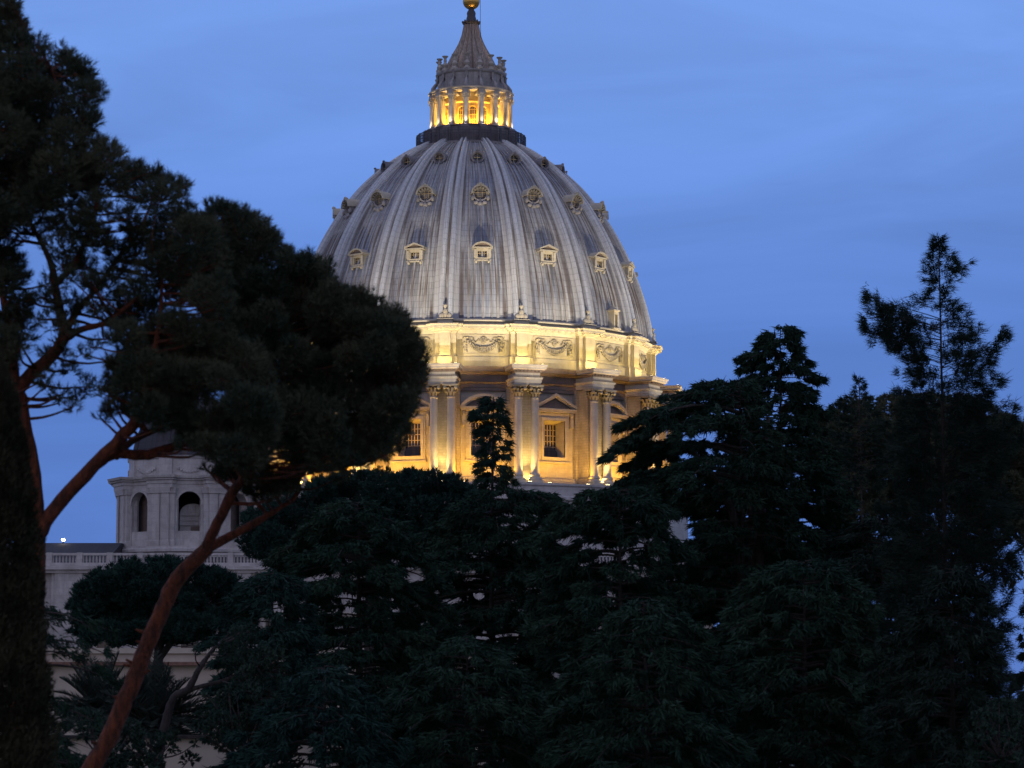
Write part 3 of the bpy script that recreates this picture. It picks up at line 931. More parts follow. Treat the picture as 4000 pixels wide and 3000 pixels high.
LC = 4.05
b = MB()
for k in range(16):                                          # lantern core with an arched opening in every bay
    th = TH0 + ST * k
    hw = 0.50
    n = 8
    arch = [(-hw, 96.85)] + [(hw * math.cos(PI - PI * i / n), 99.15 + hw * math.sin(PI - PI * i / n)) for i in range(n + 1)] + [(hw, 96.85)]
    T = Matrix.Rotation(th, 4, 'Z')
    w = LC * math.tan(ST / 2)
    for i in range(len(arch) - 1):
        (x0, z0), (x1, z1) = arch[i], arch[i + 1]
        if i == 0 or i == len(arch) - 2:
            continue
        b.add([(x0, -LC, z0), (x1, -LC, z1), (x1, -LC, 101.7), (x0, -LC, 101.7)], [(0, 1, 2, 3)], 0, None, T)
    for s in (-1, 1):
        xs = sorted((s * hw, s * w))
        b.add([(xs[0], -LC, 96.5), (xs[1], -LC, 96.5), (xs[1], -LC, 101.7), (xs[0], -LC, 101.7)], [(0, 1, 2, 3)], 0, None, T)
    b.add([(-hw, -LC, 96.5), (hw, -LC, 96.5), (hw, -LC, 96.85), (-hw, -LC, 96.85)], [(0, 1, 2, 3)], 0, None, T)
    ao = [(x * 1.28, 99.15 + (z - 99.15) * 1.28 if z > 99.15 else z) for x, z in arch]
    b.strip(ao, arch, -LC - 0.12, -LC + 0.25, 0, T)
b.lathe([(4.05, 100.15), (4.3, 100.2), (4.36, 100.35), (4.05, 100.4)], 64)
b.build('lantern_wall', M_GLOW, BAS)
wi = MB()
hw = 0.5
pts = [(hw * math.cos(PI * i / 10), 99.15 + hw * math.sin(PI * i / 10)) for i in range(11)]
wi.prism([(-hw, 96.85), (hw, 96.85)] + pts, -LC + 0.2, -LC + 0.25)
p_lw = wi.build('lantern_window', M_GLASS, BAS, smooth=0)
wb = MB()
for c in (-0.27, 0.0, 0.27):
    wb.box(c - 0.035, c + 0.035, -LC + 0.08, -LC + 0.19, 96.85, 99.58)
for z in (97.7, 98.45, 99.15):
    wb.box(-hw, hw, -LC + 0.09, -LC + 0.18, z - 0.03, z + 0.03)
wb.build('glazing_bars', M_GLOW, p_lw, smooth=0)
for i, th in enumerate(BAYS):
    if i == 0: p_lw.rotation_euler.z = th
    else: dup(p_lw, th, BAS)
lc = MB()
RC = 5.62
lc.lathe([(0.58, 96.55), (0.58, 96.7), (0.44, 96.82), (0.42, 97.0), (0.41, 98.5), (0.38, 100.4), (0.42, 100.48), (0.40, 100.55)], 18, c=(0, -RC, 0), us=1.0)
lc.box(-0.3, 0.3, -RC + 0.3, -RC + 0.75, 96.55, 100.5)                     # pilaster behind the column
p_lc = lc.build('lantern_column', M_LANT, BAS)
k = MB()
k.lathe([(0.38, 100.55), (0.42, 100.9), (0.56, 101.15)], 16, c=(0, -RC, 0))
for i in range(8):
    a = 2 * PI * i / 8
    k.ball((0.46 * math.sin(a), -RC - 0.46 * math.cos(a), 100.78), (0.12, 0.12, 0.16), 6, 5)
for sx in (-1, 1):
    for sy in (-1, 1): k.ball((sx * 0.44, -RC + sy * 0.44, 101.05), 0.15, 6, 5)
k.box(-0.58, 0.58, -RC - 0.58, -LC - 0.1, 101.16, 101.34)
k.box(-0.46, 0.46, -RC - 0.46, -LC - 0.1, 101.34, 101.72)
k.build('capital', M_LANT, p_lc)
b = MB()
b.lathe([(3.9, 101.72), (6.0, 101.72), (6.0, 101.9), (6.12, 101.95), (6.2, 102.12), (6.2, 102.18), (4.95, 102.3), (4.95, 102.45), (4.85, 102.5), (4.85, 104.55), (5.0, 104.62), (5.12, 104.82), (5.12, 104.98), (2.9, 105.05)], 80)
b.build('lantern_attic', M_LANT, BAS)
ca = MB()                                                    # scroll buttress, little window and candelabrum over each column
ca.tube([(0, -5.75, 102.25), (0, -5.72, 102.7), (0, -5.42, 103.2), (0, -5.1, 103.6), (0, -5.02, 104.2), (0, -5.12, 104.6)], [0.30, 0.27, 0.2, 0.17, 0.18, 0.2], 8)
ca.ball((0, -5.7, 102.45), (0.2, 0.3, 0.3), 8, 6)
ca.box(-0.2, 0.2, -4.92, -4.8, 103.6, 103.95, 1)
p_sc = ca.build('scroll_buttress', [M_LANT, M_IRON], BAS)
cd = MB()
RCD = 4.72
cd.lathe([(1.45 * r_, z_) for r_, z_ in [(0.34, 105.0), (0.34, 105.25), (0.2, 105.35), (0.16, 105.5), (0.26, 105.7), (0.30, 105.9), (0.2, 106.15), (0.13, 106.3), (0.17, 106.5), (0.13, 106.75), (0.15, 106.9), (0.3, 107.1), (0.32, 107.2), (0.1, 107.25)]], 10, c=(0, -RCD, 0))
p_cd = cd.build('candelabrum', M_STONE, BAS)
for i, th in enumerate([TH0 + ST * (k + 0.5) for k in range(-8, 8)]):
    for src in (p_lc, p_sc, p_cd):
        if i == 0: src.rotation_euler.z = th
        else: dup(src, th, BAS)
# spire
sp = spline([(3.7, 105.0), (3.5, 105.6), (3.2, 106.4), (2.65, 107.7), (1.84, 109.35), (1.35, 110.7), (1.12, 111.8), (1.0, 112.55)], 3)
n = 96
v, fs = [], []
for (r, z) in sp:
    for i in range(n):
        a = 2 * PI * i / n + TH0 + ST / 2
        flute = 1.0 + 0.14 * (math.cos(16 * (a - TH0 - ST / 2)) ** 3)
        v.append((r * flute * math.sin(a), -r * flute * math.cos(a), z))
for j in range(len(sp) - 1):
    for i in range(n):
        i2 = (i + 1) % n
        fs.append((j * n + i, j * n + i2, (j + 1) * n + i2, (j + 1) * n + i))
b = MB(); b.add(v, fs); b.build('spire', M_SPIRE, BAS, smooth=70)
b = MB()
b.lathe([(1.0, 112.5), (1.28, 112.72), (1.34, 112.95), (1.0, 113.0), (0.74, 113.05), (0.72, 113.5), (0.6, 113.9), (0.66, 114.3), (0.55, 114.6), (0.42, 114.75), (0.42, 115.05)], 20)
for k in range(8):
    a = 2 * PI * k / 8
    b.ball((1.25 * math.sin(a), -1.25 * math.cos(a), 113.0), (0.14, 0.14, 0.2), 6, 5)
b.build('spire_collar', M_IRON, BAS)
b = MB(); b.ball((0, 0, 116.12), 1.25, 28, 18); b.build('orb', M_BRONZE, BAS, smooth=80)
b = MB(); b.tube([(1.3, -0.3, 118), (1.33, -0.3, 113), (1.42, -0.3, 110.6)], [0.035] * 3, 5); b.build('lightning_rod', M_IRON, BAS)

# --- floodlights of the dome
WARM, GOLD, AMB = (1.0, 0.66, 0.18), (1.0, 0.50, 0.035), (1.0, 0.52, 0.06)
def fixture(name, th, r, z, t=0.0, mat=M_LENS, s=0.3):
    f = MB()
    f.box(-s, s, -s * 0.6, s * 0.6, 0.05, s * 0.55)
    f.box(-s * 0.86, s * 0.86, -s * 0.45, s * 0.45, s * 0.55, s * 0.62, 1)
    f.box(-s * 1.08, -s, -s * 0.12, s * 0.12, 0, s * 0.5); f.box(s, s * 1.08, -s * 0.12, s * 0.12, 0, s * 0.5)
    return f.build(name, [M_IRON, mat], BAS, smooth=0, rot=th, loc=pol(th, r, z, t))
for i, th in enumerate(RIBS):
    fixture('floodlight', th, 30.1, 43.38)
    lamp('light', pol(th, 30.1, 43.75), pol(th, 28.1, 49.5), 5600, WARM, 62, 0.15, 0.9, BAS)
    lamp('light', pol(th, 28.75, 43.95), pol(th, 28.3, 45.5), 420, WARM, 160, 0.15, 0.5, BAS)
    # attic lamps stand on the blocks' cornices and light the piers, the panels and the foot of the dome
    fixture('floodlight', th, 28.2, 59.13, -0.15)
    lamp('light', pol(th, 28.3, 59.5, -0.15), pol(th, 26.4, 62.6), 640, (1.0, 0.74, 0.22), 150, 0.15, 0.8, BAS)
    for t in (-1.9, 1.9):
        fixture('floodlight', th, 29.75, 59.11, t, s=0.2)
        lamp('light', pol(th, 28.9, 59.35, t), pol(th, 25.3, 63.2, t * 1.9), 660, (1.0, 0.71, 0.17), 140, 0.2, 0.9, BAS)
for i, th in enumerate(BAYS):
    for t in (-2.9, 2.9):
        fixture('floodlight', th, 29.5, 43.38, t, s=0.26)
        lamp('light', pol(th, 29.5, 43.75, t), pol(th, 25.2, 51.0, t * 0.45), 2900, GOLD, 125, 0.2, 0.9, BAS)
for a in (-29, -7, 15, 37, 59, 81):                        # distant floods in the gardens pick out the lower dome
    th = TH0 + math.radians(a)
    lamp('light', pol(th, 78, 22), pol(th, 24.8, 68.3), 290000, (1.0, 0.86, 0.64), 15, 0.4, 1.0, BAS)
for k in range(-5, 6):
    th = TH0 + ST * (k + 0.5)
    if abs(k) <= 5:
        fixture('floodlight', th, 6.45, 96.53, 0, M_LENSW, 0.16)
        lamp('light', pol(th, 6.5, 96.75), pol(th, 5.7, 99.0), 420, (1.0, 0.82, 0.5), 80, 0.08, 0.9, BAS)
    th = TH0 + ST * k
    lamp('light', pol(th, 4.75, 96.8), pol(th, 4.05, 99.8), 1500, AMB, 160, 0.15, 0.8, BAS)
for a in (-0.55, 0.2, 0.9):
    fixture('floodlight', TH0 + a, 4.3, 105.03, 0, M_LENS, 0.14)
    lamp('light', pol(TH0 + a, 4.3, 105.25), (0, 0, 115.6), 900, (1.0, 0.66, 0.28), 26, 0.1, 0.8, BAS)

# --- the smaller cupola on the left
CD = 360.0
CC = Vector(((737 - 2000) / F_PX * CD, CD, 0))
CA = math.atan2(-CC.x, CD)
def zc(py): return P(737, py, 350.6).z
lx, ly = CC.x - BX, CC.y - BY
CUP = MB()
AP, HW8 = 9.15, 9.15 * math.tan(PI / 8)
z_b, z_t = zc(2133), zc(1905)
a_lo, a_hi, ahw = zc(2073), zc(1918), 1.55
for k in range(8):
    T = Matrix.Translation((lx, ly, 0)) @ Matrix.Rotation(CA + PI / 4 * k, 4, 'Z')
    n = 14
    spr = a_hi - ahw
    arch = [(ahw * math.cos(PI - PI * i / n), spr + ahw * math.sin(PI - PI * i / n)) for i in range(n + 1)]
    for (x0, z0), (x1, z1) in zip(arch[:-1], arch[1:]):
        CUP.prism([(x0, z0), (x1, z1), (x1, z_t + 0.1), (x0, z_t + 0.1)], -AP, -AP + 1.3, 0, T)
    CUP.prism([(-HW8, z_b), (-ahw, z_b), (-ahw, z_t + 0.1), (-HW8, z_t + 0.1)], -AP, -AP + 1.3, 0, T)
    CUP.prism([(ahw, z_b), (HW8, z_b), (HW8, z_t + 0.1), (ahw, z_t + 0.1)], -AP, -AP + 1.3, 0, T)
    CUP.prism([(-ahw, z_b), (ahw, z_b), (ahw, a_lo), (-ahw, a_lo)], -AP + 0.12, -AP + 1.2, 0, T)
    o = [(x * 1.18, spr + (z - spr) * 1.18) for x, z in arch]
    CUP.strip(o, arch, -AP - 0.13, -AP + 0.1, 0, T)
    for s in (-1, 1):
        CUP.box(s * 1.78 - 0.26, s * 1.78 + 0.26, -AP - 0.17, -AP + 0.1, spr - 0.28, spr - 0.02, 0, T)
cup = CUP.build('cupola', M_PALE, BAS)
b = MB()
b.lathe([(10.6, zc(2215)), (10.6, z_b - 0.9), (10.95, z_b - 0.75), (10.95, z_b - 0.4), (10.5, z_b - 0.25), (10.5, z_b), (6, z_b + 0.01)], 64, c=(lx, ly, 0))
b.build('cupola_base', M_PALE, cup)
for k in range(8):                                           # corner piers with clustered pilasters
    b = MB()
    for (yy, hw) in ((9.75, 2.0), (10.0, 1.32)):
        b.block([(yy, z_b), (yy, z_b + 0.7), (yy - 0.1, z_b + 0.8), (yy - 0.1, z_t - 0.75), (yy + 0.05, z_t - 0.7), (yy + 0.14, z_t - 0.1), (yy + 0.18, z_t)], hw, 8.2)
    for x in (-1.02, 1.02):
        b.block([(10.12, z_b), (10.12, z_t)], 0.001, 9.0)
    b.block([(10.15, z_t + 0.005), (10.15, z_t + 0.5), (10.25, z_t + 0.55), (10.25, z_t + 0.95), (10.5, z_t + 1.05), (10.5, z_t + 1.2), (10.75, z_t + 1.3), (10.85, z_t + 1.62)], 1.75, 8.0)
    b.build('corner_pier', M_PALE, cup, rot=CA + PI / 4 * (k + 0.5), loc=(lx, ly, 0))
b = MB()
b.lathe([(9.45, z_t), (9.45, z_t + 0.5), (9.55, z_t + 0.55), (9.55, z_t + 0.95), (9.8, z_t + 1.05), (9.8, z_t + 1.22), (10.05, z_t + 1.32), (10.15, z_t + 1.66), (7.0, z_t + 1.7)], 8, CA + PI / 8, CA + PI / 8 + 2 * PI, c=(lx, ly, 0))
b.build('cupola_entablature', M_PALE, cup)
zd = zc(1775)
b = MB()
b.lathe([(8.1, z_t + 1.6), (8.1, zd - 0.4), (8.3, zd - 0.3), (8.35, zd), (7.6, zd + 0.1)], 64, c=(lx, ly, 0))
for k in range(8):
    T = Matrix.Translation((lx, ly, 0)) @ Matrix.Rotation(CA + PI / 4 * (k + 0.5), 4, 'Z')
    b.box(-0.9, 0.9, -8.35, -7.8, z_t + 1.6, zd - 0.31, 0, T)
    T = Matrix.Translation((lx, ly, 0)) @ Matrix.Rotation(CA + PI / 4 * k, 4, 'Z')
    for i in range(9):
        t = -1 + i / 4
        b.ball(tuple(T @ Vector((1.5 * t, -8.05, z_t + 2.2 + 0.5 * t * t))), (0.22, 0.22, 0.22), 6, 5)
b.build('cupola_attic', M_PALE, cup)
cp = [(7.75, zd), (7.6, zd + 1.5), (7.1, zd + 3.4), (6.2, zd + 5.3), (4.8, zd + 7.0), (3.0, zd + 8.2), (1.3, zd + 8.8)]
b = MB(); b.lathe(spline(cp, 4), 64, c=(lx, ly, 0), us=2.5)
for k in range(8):
    a = CA + PI / 4 * (k + 0.5)
    b.tube([(lx + (r + .05) * math.sin(a), ly - (r + .05) * math.cos(a), z) for r, z in spline(cp, 4)], [0.32] * 25, 6)
b.build('cupola_dome', M_ROOF, cup)
b = MB()
b.lathe([(1.5, zd + 8.6), (1.6, zd + 8.9), (1.2, zd + 9.0), (1.2, zd + 11.2), (1.5, zd + 11.4), (1.0, zd + 11.9), (0.3, zd + 13.4), (0.3, zd + 13.7), (0.0, zd + 14.0)], 16, c=(lx, ly, 0))
b.build('cupola_lantern', M_PALE, cup)
# the vaulted room seen through its arches: an inner wall with a smaller arch and a door
b = MB()
T = Matrix.Translation((lx, ly, 0)) @ Matrix.Rotation(CA + 0.02, 4, 'Z')
n = 14
zi = a_hi - 2.75
pts = [(-1.35, a_lo - 0.4), (2.1, a_lo - 0.4)] + [(0.375 + 1.725 * math.cos(PI * i / n), zi + 1.3 * math.sin(PI * i / n)) for i in range(n + 1)]
b.prism(pts, -6.6, -6.2, 0, T)
for z in (a_lo + 0.9, a_lo + 1.5, zi - 0.3):
    b.box(-1.36, 2.11, -6.75, -6.55, z, z + 0.2, 0, T)
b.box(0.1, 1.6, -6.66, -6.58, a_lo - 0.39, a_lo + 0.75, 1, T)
b.build('inner_wall', [M_PALE, M_CRUST_SHADE], cup)
b = MB(); b.lathe([(7.2, z_b), (7.2, z_t), (0.1, z_t + 0.05)], 24, CA + 0.62, CA + 2 * PI - 0.62, c=(lx, ly, 0)); b.build('inner_vault', M_CRUST_SHADE, cup)  # dark colour stands in for the shade inside the room

# --- body of the basilica below
def zy(py, d): return P(0, py, d).z
OFF = (-BX, -BY, 0)
X0, X1 = P(-400, 2300, 335).x, P(2690, 2300, 335).x
z1 = zy(2240, 335)
b = MB()
b.box(X0, X1, 335, 470, 0, z1)
x = P(205, 2300, 335).x - 21.0
while x < X1 - 4:
    b.box(x, x + 4.4, 334.1, 335.1, 0.0, z1)
    b.box(x + 0.5, x + 3.9, 333.8, 334.2, 0.0, z1)
    x += 10.5
b.build('nave_wall', M_PALE, BAS, loc=OFF)
x = P(205, 2300, 335).x - 14.2
q = None
while x < X1 - 6:                                             # windows between the pilasters
    w = MB()
    w.box(x - 1.5, x + 1.5, 334.7, 335.2, 18.5, 25.4)
    w.box(x - 1.9, x + 1.9, 334.4, 335.1, 25.4, 25.9)
    w.box(x - 2.0, x + 2.0, 334.3, 335.1, 18.0, 18.5)
    w.box(x - 1.1, x + 1.1, 334.66, 334.9, 18.9, 25.0, 1)
    w.build('nave_window', [M_STONE, M_GLASS], BAS, loc=OFF)
    x += 10.5
b = MB()
zt = zy(2214, 335)
b.box(X0, X1 + 0.8, 333.6, 340, z1 + 0.003, z1 + 0.4); b.box(X0, X1 + 1.1, 333.2, 340, z1 + 0.403, zt)
b.box(X0, X1, 334.6, 345, zt + 0.003, zt + 0.5)
b.build('nave_cornice', M_PALE, BAS, loc=OFF)
zb0, zb1 = zt + 0.5, zy(2160, 335)
b = MB()
b.box(X0, X1, 334.9, 335.5, zb1 - 0.3, zb1)
x = X0; i = 0
while x < X1:
    if i % 9 == 0: b.box(x - 0.35, x + 0.35, 334.8, 335.6, zb0 + 0.003, zb1 + 0.05)
    else: b.lathe([(0.10, zb0), (0.16, zb0 + 0.3), (0.09, zb0 + 0.8), (0.12, zb1 - 0.29)], 6, c=(x, 335.2, 0))
    x += 0.42; i += 1
b.build('balustrade', M_PALE, BAS, loc=OFF)
b = MB()
xr = P(475, 2100, 352).x
zr = zy(2121, 352)
b.add([(X0, 338, zb0 + 0.1), (xr, 338, zb0 + 0.1), (xr, 352, zr), (X0, 352, zr), (X0, 400, zr), (xr, 400, zr)], [(0, 1, 2, 3), (3, 2, 5, 4)])
b.add([(xr, 338, zb0 + 0.1), (xr, 400, zb0 + 0.1), (xr, 400, zr), (xr, 352, zr)], [(0, 1, 2, 3)])
b.box(xr, X1, 340, 400, z1, zb0 + 1.0)
b.build('nave_roof', M_ROOF, BAS, loc=OFF)
b = MB()
pl = P(247, 2112, 351)
b.box(pl.x - 0.08, pl.x + 0.08, 350.9, 351.06, zr - 0.1, pl.z)
b.ball((pl.x, 351, pl.z + 0.1), (0.26, 0.26, 0.17), 10, 6, 1)
b.build('roof_lamp', [M_IRON, M_LENSW], BAS, loc=OFF)

# ------------------------------------------------------------------ the garden building and the far house
gd = 300.0
GB = empty('garden_building', P(500, 2700, gd) * 1.0, 'low cream building with a brown eaves line, below the small cupola behind the palms', 'building')
GB.location.z = 0
gx0, gx1 = P(-300, 2600, gd).x, P(1900, 2600, gd).x
GL = tuple(-GB.location)
b = MB()
b.box(gx0, gx1, gd, gd + 14, 0, zy(2600, gd))
b.box(gx0, gx1, gd - 0.15, gd + 0.2, zy(2765, gd), zy(2748, gd))
b.build('wall', M_STUCCO, GB, loc=GL)
b = MB(); b.box(gx0, gx1, gd - 1.1, gd + 14, zy(2600, gd) + 0.004, zy(2586, gd)); b.build('eaves', M_TERRA, GB, loc=GL)
b = MB(); b.box(gx0, gx1, gd - 0.4, gd + 14, zy(2586, gd) + 0.004, zy(2553, gd)); b.box(gx0, gx1, gd - 0.8, gd + 14, zy(2553, gd) + 0.004, zy(2532, gd)); b.build('parapet', M_STUCCO, GB, loc=GL)

hp = P(2680, 2150, 450)
HS = empty('far_house', (hp.x, hp.y, 0), 'small far house with a terracotta roof showing between the cedar trunks', 'house')
b = MB(); b.box(-4.5, 4.3, -3, 6, 0, zy(2158, 450)); b.build('wall', M_STUCCO, HS)
zh = zy(2158, 450); zr2 = zy(2108, 450)
b = MB()
b.add([(-5, -3.6, zh), (4.8, -3.6, zh), (4.0, 1.5, zr2), (-4.2, 1.5, zr2), (-5, 6.6, zh), (4.8, 6.6, zh)], [(0, 1, 2, 3), (3, 2, 5, 4), (1, 5, 2), (0, 3, 4), (0, 4, 5, 1)])
b.build('roof', M_TERRA, HS, smooth=0)

wp = P(800, 2960, 100)
GW = empty('garden_wall', (wp.x, wp.y, 0), 'low tile-capped garden wall at the foot of the trees, lower left', 'wall')
zwt = zy(2872, 100)
b = MB(); b.box(-9, 6, 0, 0.5, 0, zwt - 0.12); b.build('wall', M_STUCCO, GW)
b = MB(); b.prism([(-9.1, zwt - 0.115), (6.1, zwt - 0.115), (6.1, zwt), (-9.1, zwt)], -0.25, 0.75); b.build('coping', M_BARK_D, GW)

# ------------------------------------------------------------------ trees
RNG = np.random.default_rng(11)

def unit(a):
    return a / np.maximum(np.linalg.norm(a, axis=-1, keepdims=True), 1e-9)

def blades(base, d, ln, wd, rng):
    """one narrow pointed face per row"""
    r = unit(rng.normal(size=base.shape))
    w = unit(np.cross(d, r)) * wd[:, None]
    return np.stack([base - w, base + w, base + d * ln[:, None]], axis=1)

def leaf_obj(name, tris, mat, parent):
    tris = np.concatenate(tris) if isinstance(tris, list) else tris
    off = np.array(parent.location)
    v = (tris.reshape(-1, 3) - off).astype(np.float32)
    n = len(tris)
    me = bpy.data.meshes.new(name)
    me.vertices.add(3 * n); me.loops.add(3 * n); me.polygons.add(n)
    me.vertices.foreach_set('co', v.ravel())
    me.loops.foreach_set('vertex_index', np.arange(3 * n, dtype=np.int32))
    me.polygons.foreach_set('loop_start', np.arange(0, 3 * n, 3, dtype=np.int32))
    me.materials.append(mat)
    me.update()
    o = bpy.data.objects.new(name, me)
    COL.objects.link(o); o.parent = parent
    return o

def wood_obj(name, mb, mat, parent):
    off = parent.location
    mb.v = [(x - off.x, y - off.y, z - off.z) for x, y, z in mb.v]
    return mb.build(name, mat, parent, smooth=60)

def inside(poly, x, y):
    c = False
    j = len(poly) - 1
    for i in range(len(poly)):
        if (poly[i][1] > y) != (poly[j][1] > y) and x < (poly[j][0] - poly[i][0]) * (y - poly[i][1]) / (poly[j][1] - poly[i][1] + 1e-12) + poly[i][0]:
            c = not c
        j = i
    return c

def edge_dist(poly, x, y):
    best = 1e9
    for i in range(len(poly)):
        ax, ay = poly[i]; bx, by = poly[(i + 1) % len(poly)]
        dx, dy = bx - ax, by - ay
        t = max(0, min(1, ((x - ax) * dx + (y - ay) * dy) / (dx * dx + dy * dy + 1e-9)))
        best = min(best, math.hypot(x - ax - t * dx, y - ay - t * dy))
    return best

def fill(poly, n, r0, r1, gap, rnd, edge=None):
    """clump centres spread through an outline: list of (sx, sy, r)"""
    xs = [p[0] for p in poly]; ys = [p[1] for p in poly]
    out = []
    tries = 0
    while len(out) < n and tries < n * 80:
        tries += 1
        x, y = rnd.uniform(min(xs), max(xs)), rnd.uniform(min(ys), max(ys))
        if not inside(poly, x, y): continue
        r = rnd.uniform(r0, r1)
        e = edge_dist(poly, x, y)
        if edge and e > edge: continue
        if edge:
            e = 1e9
            x, y = x + rnd.gauss(0, 6), y + rnd.gauss(0, 6)
        if e < r * 0.75: 
            r = max(r0 * 0.55, e / 0.75)
        if any((x - a) ** 2 + (y - b_) ** 2 < (gap * min(r, c)) ** 2 for a, b_, c in out): continue
        out.append((x, y, r))
    return out

def jag(pts, rads, n, amp, rnd):
    """resample a polyline smoothly with a little wander"""
    sp_ = spline([(*p, r) for p, r in zip(pts, rads)], n)
    o = []
    for i, q in enumerate(sp_):
        k = amp * q[3] if 0 < i < len(sp_) - 1 else 0
        o.append((Vector((q[0] + rnd.uniform(-k, k), q[1] + rnd.uniform(-k, k), q[2] + rnd.uniform(-k, k))), max(0.006, q[3] * rnd.uniform(0.95, 1.05))))
    return [a for a, _ in o], [a for _, a in o]

def clump_tree(name, label, base, d, stems, groups, nl, nw, leafm, barkm, seed, cat='pine tree', group=None, flat=0.8, updir=0.55, twigs=True, limb=0.035, thin=1.0, stubs=0):
    """stems: [[(sx, sy, depth offset, radius m), ...]]; groups: [(outline, count, r0, r1, gap, needles per clump, depth spread m)]"""
    rnd = random.Random(seed); rng = np.random.default_rng(seed)
    t = empty(name, base, label, cat, group)
    w = MB(); skel = []
    for s in stems:
        pts = [Q(a, b_, d + o) for a, b_, o, r in s]
        p, r = jag(pts, [q[3] * thin for q in s], 5, 0.10, rnd)
        w.tube(p, r, 12)
        skel += list(zip(p, r))
    for _ in range(stubs):
        c, r_ = skel[rnd.randrange(len(skel) // 6)]
        e = c + Vector((rnd.choice([-1, 1]) * rnd.uniform(0.8, 1.9), rnd.uniform(-.8, .3), rnd.uniform(0.1, 0.9))) * max(r_, 0.1)
        w.tube([c, c.lerp(e, 0.7), e], [r_ * 0.34, r_ * 0.2, r_ * 0.13], 7)
    wood_obj('trunk', w, barkm, t)
    tri = []; br = MB()
    for poly, n, r0, r1, gap, nn, spread, *edge in groups:
        for (x, y, r) in fill(poly, n, r0, r1, gap, rnd, *edge):
            o = rnd.uniform(-spread, spread)
            c = Q(x, y, d + o); R = S(r, d)
            m = int(nn * (r / r1) ** 2)
            # points in the clump, mostly near its skin and upper side
            u = unit(rng.normal(size=(m, 3)))
            rad = rng.uniform(0.25, 1.0, size=(m, 1)) ** 0.5
            nt = max(6, m // 16)
            tc_ = u[:nt] * rad[:nt] * np.array([R, R, R * flat]) + np.array(c)
            td = unit(u[:nt] * np.array([0.75, 0.75, 0.6]) + np.array([0, 0, updir]))
            idx = rng.integers(0, nt, m)
            dd = unit(td[idx] + rng.normal(size=(m, 3)) * 0.52)
            bb = tc_[idx] + td[idx] * rng.uniform(-0.35, 0.35, (m, 1)) * nl
            tri.append(blades(bb, dd, nl * rng.uniform(0.6, 1.15, m), nw * rng.uniform(0.7, 1.3, m), rng))
            if twigs and skel:
                k = min(skel, key=lambda q: (q[0] - c).length + (0.6 if q[0].z > c.z else 0))
                a = k[0]
                mid = (a + c) / 2 + Vector((rnd.uniform(-.1, .1), rnd.uniform(-.1, .1), -0.06)) * (c - a).length
                r_ = min(k[1] * 0.6, limb)
                p, q = jag([a, mid, c], [r_, r_ * 0.7, r_ * 0.35], 4, 0.3, rnd)
                br.tube(p, q, 5, cap=False)
                for i in range(5):
                    e = tc_[rnd.randrange(nt)]
                    br.tube([c, (c + Vector(e)) / 2 + Vector((0, 0, -0.04)), Vector(e)], [r_ * 0.35, r_ * 0.22, r_ * 0.12], 4, cap=False)
    if br.v:
        wood_obj('branches', br, barkm, t)
    leaf_obj('crown', tri, leafm, t)
    return t

def lerp_prof(prof, y):
    if y <= prof[0][0]: return prof[0][1:]
    for a, b_ in zip(prof[:-1], prof[1:]):
        if a[0] <= y <= b_[0]:
            k = (y - a[0]) / (b_[0] - a[0])
            return tuple(a[i] + (b_[i] - a[i]) * k for i in range(1, len(a)))
    return prof[-1][1:]

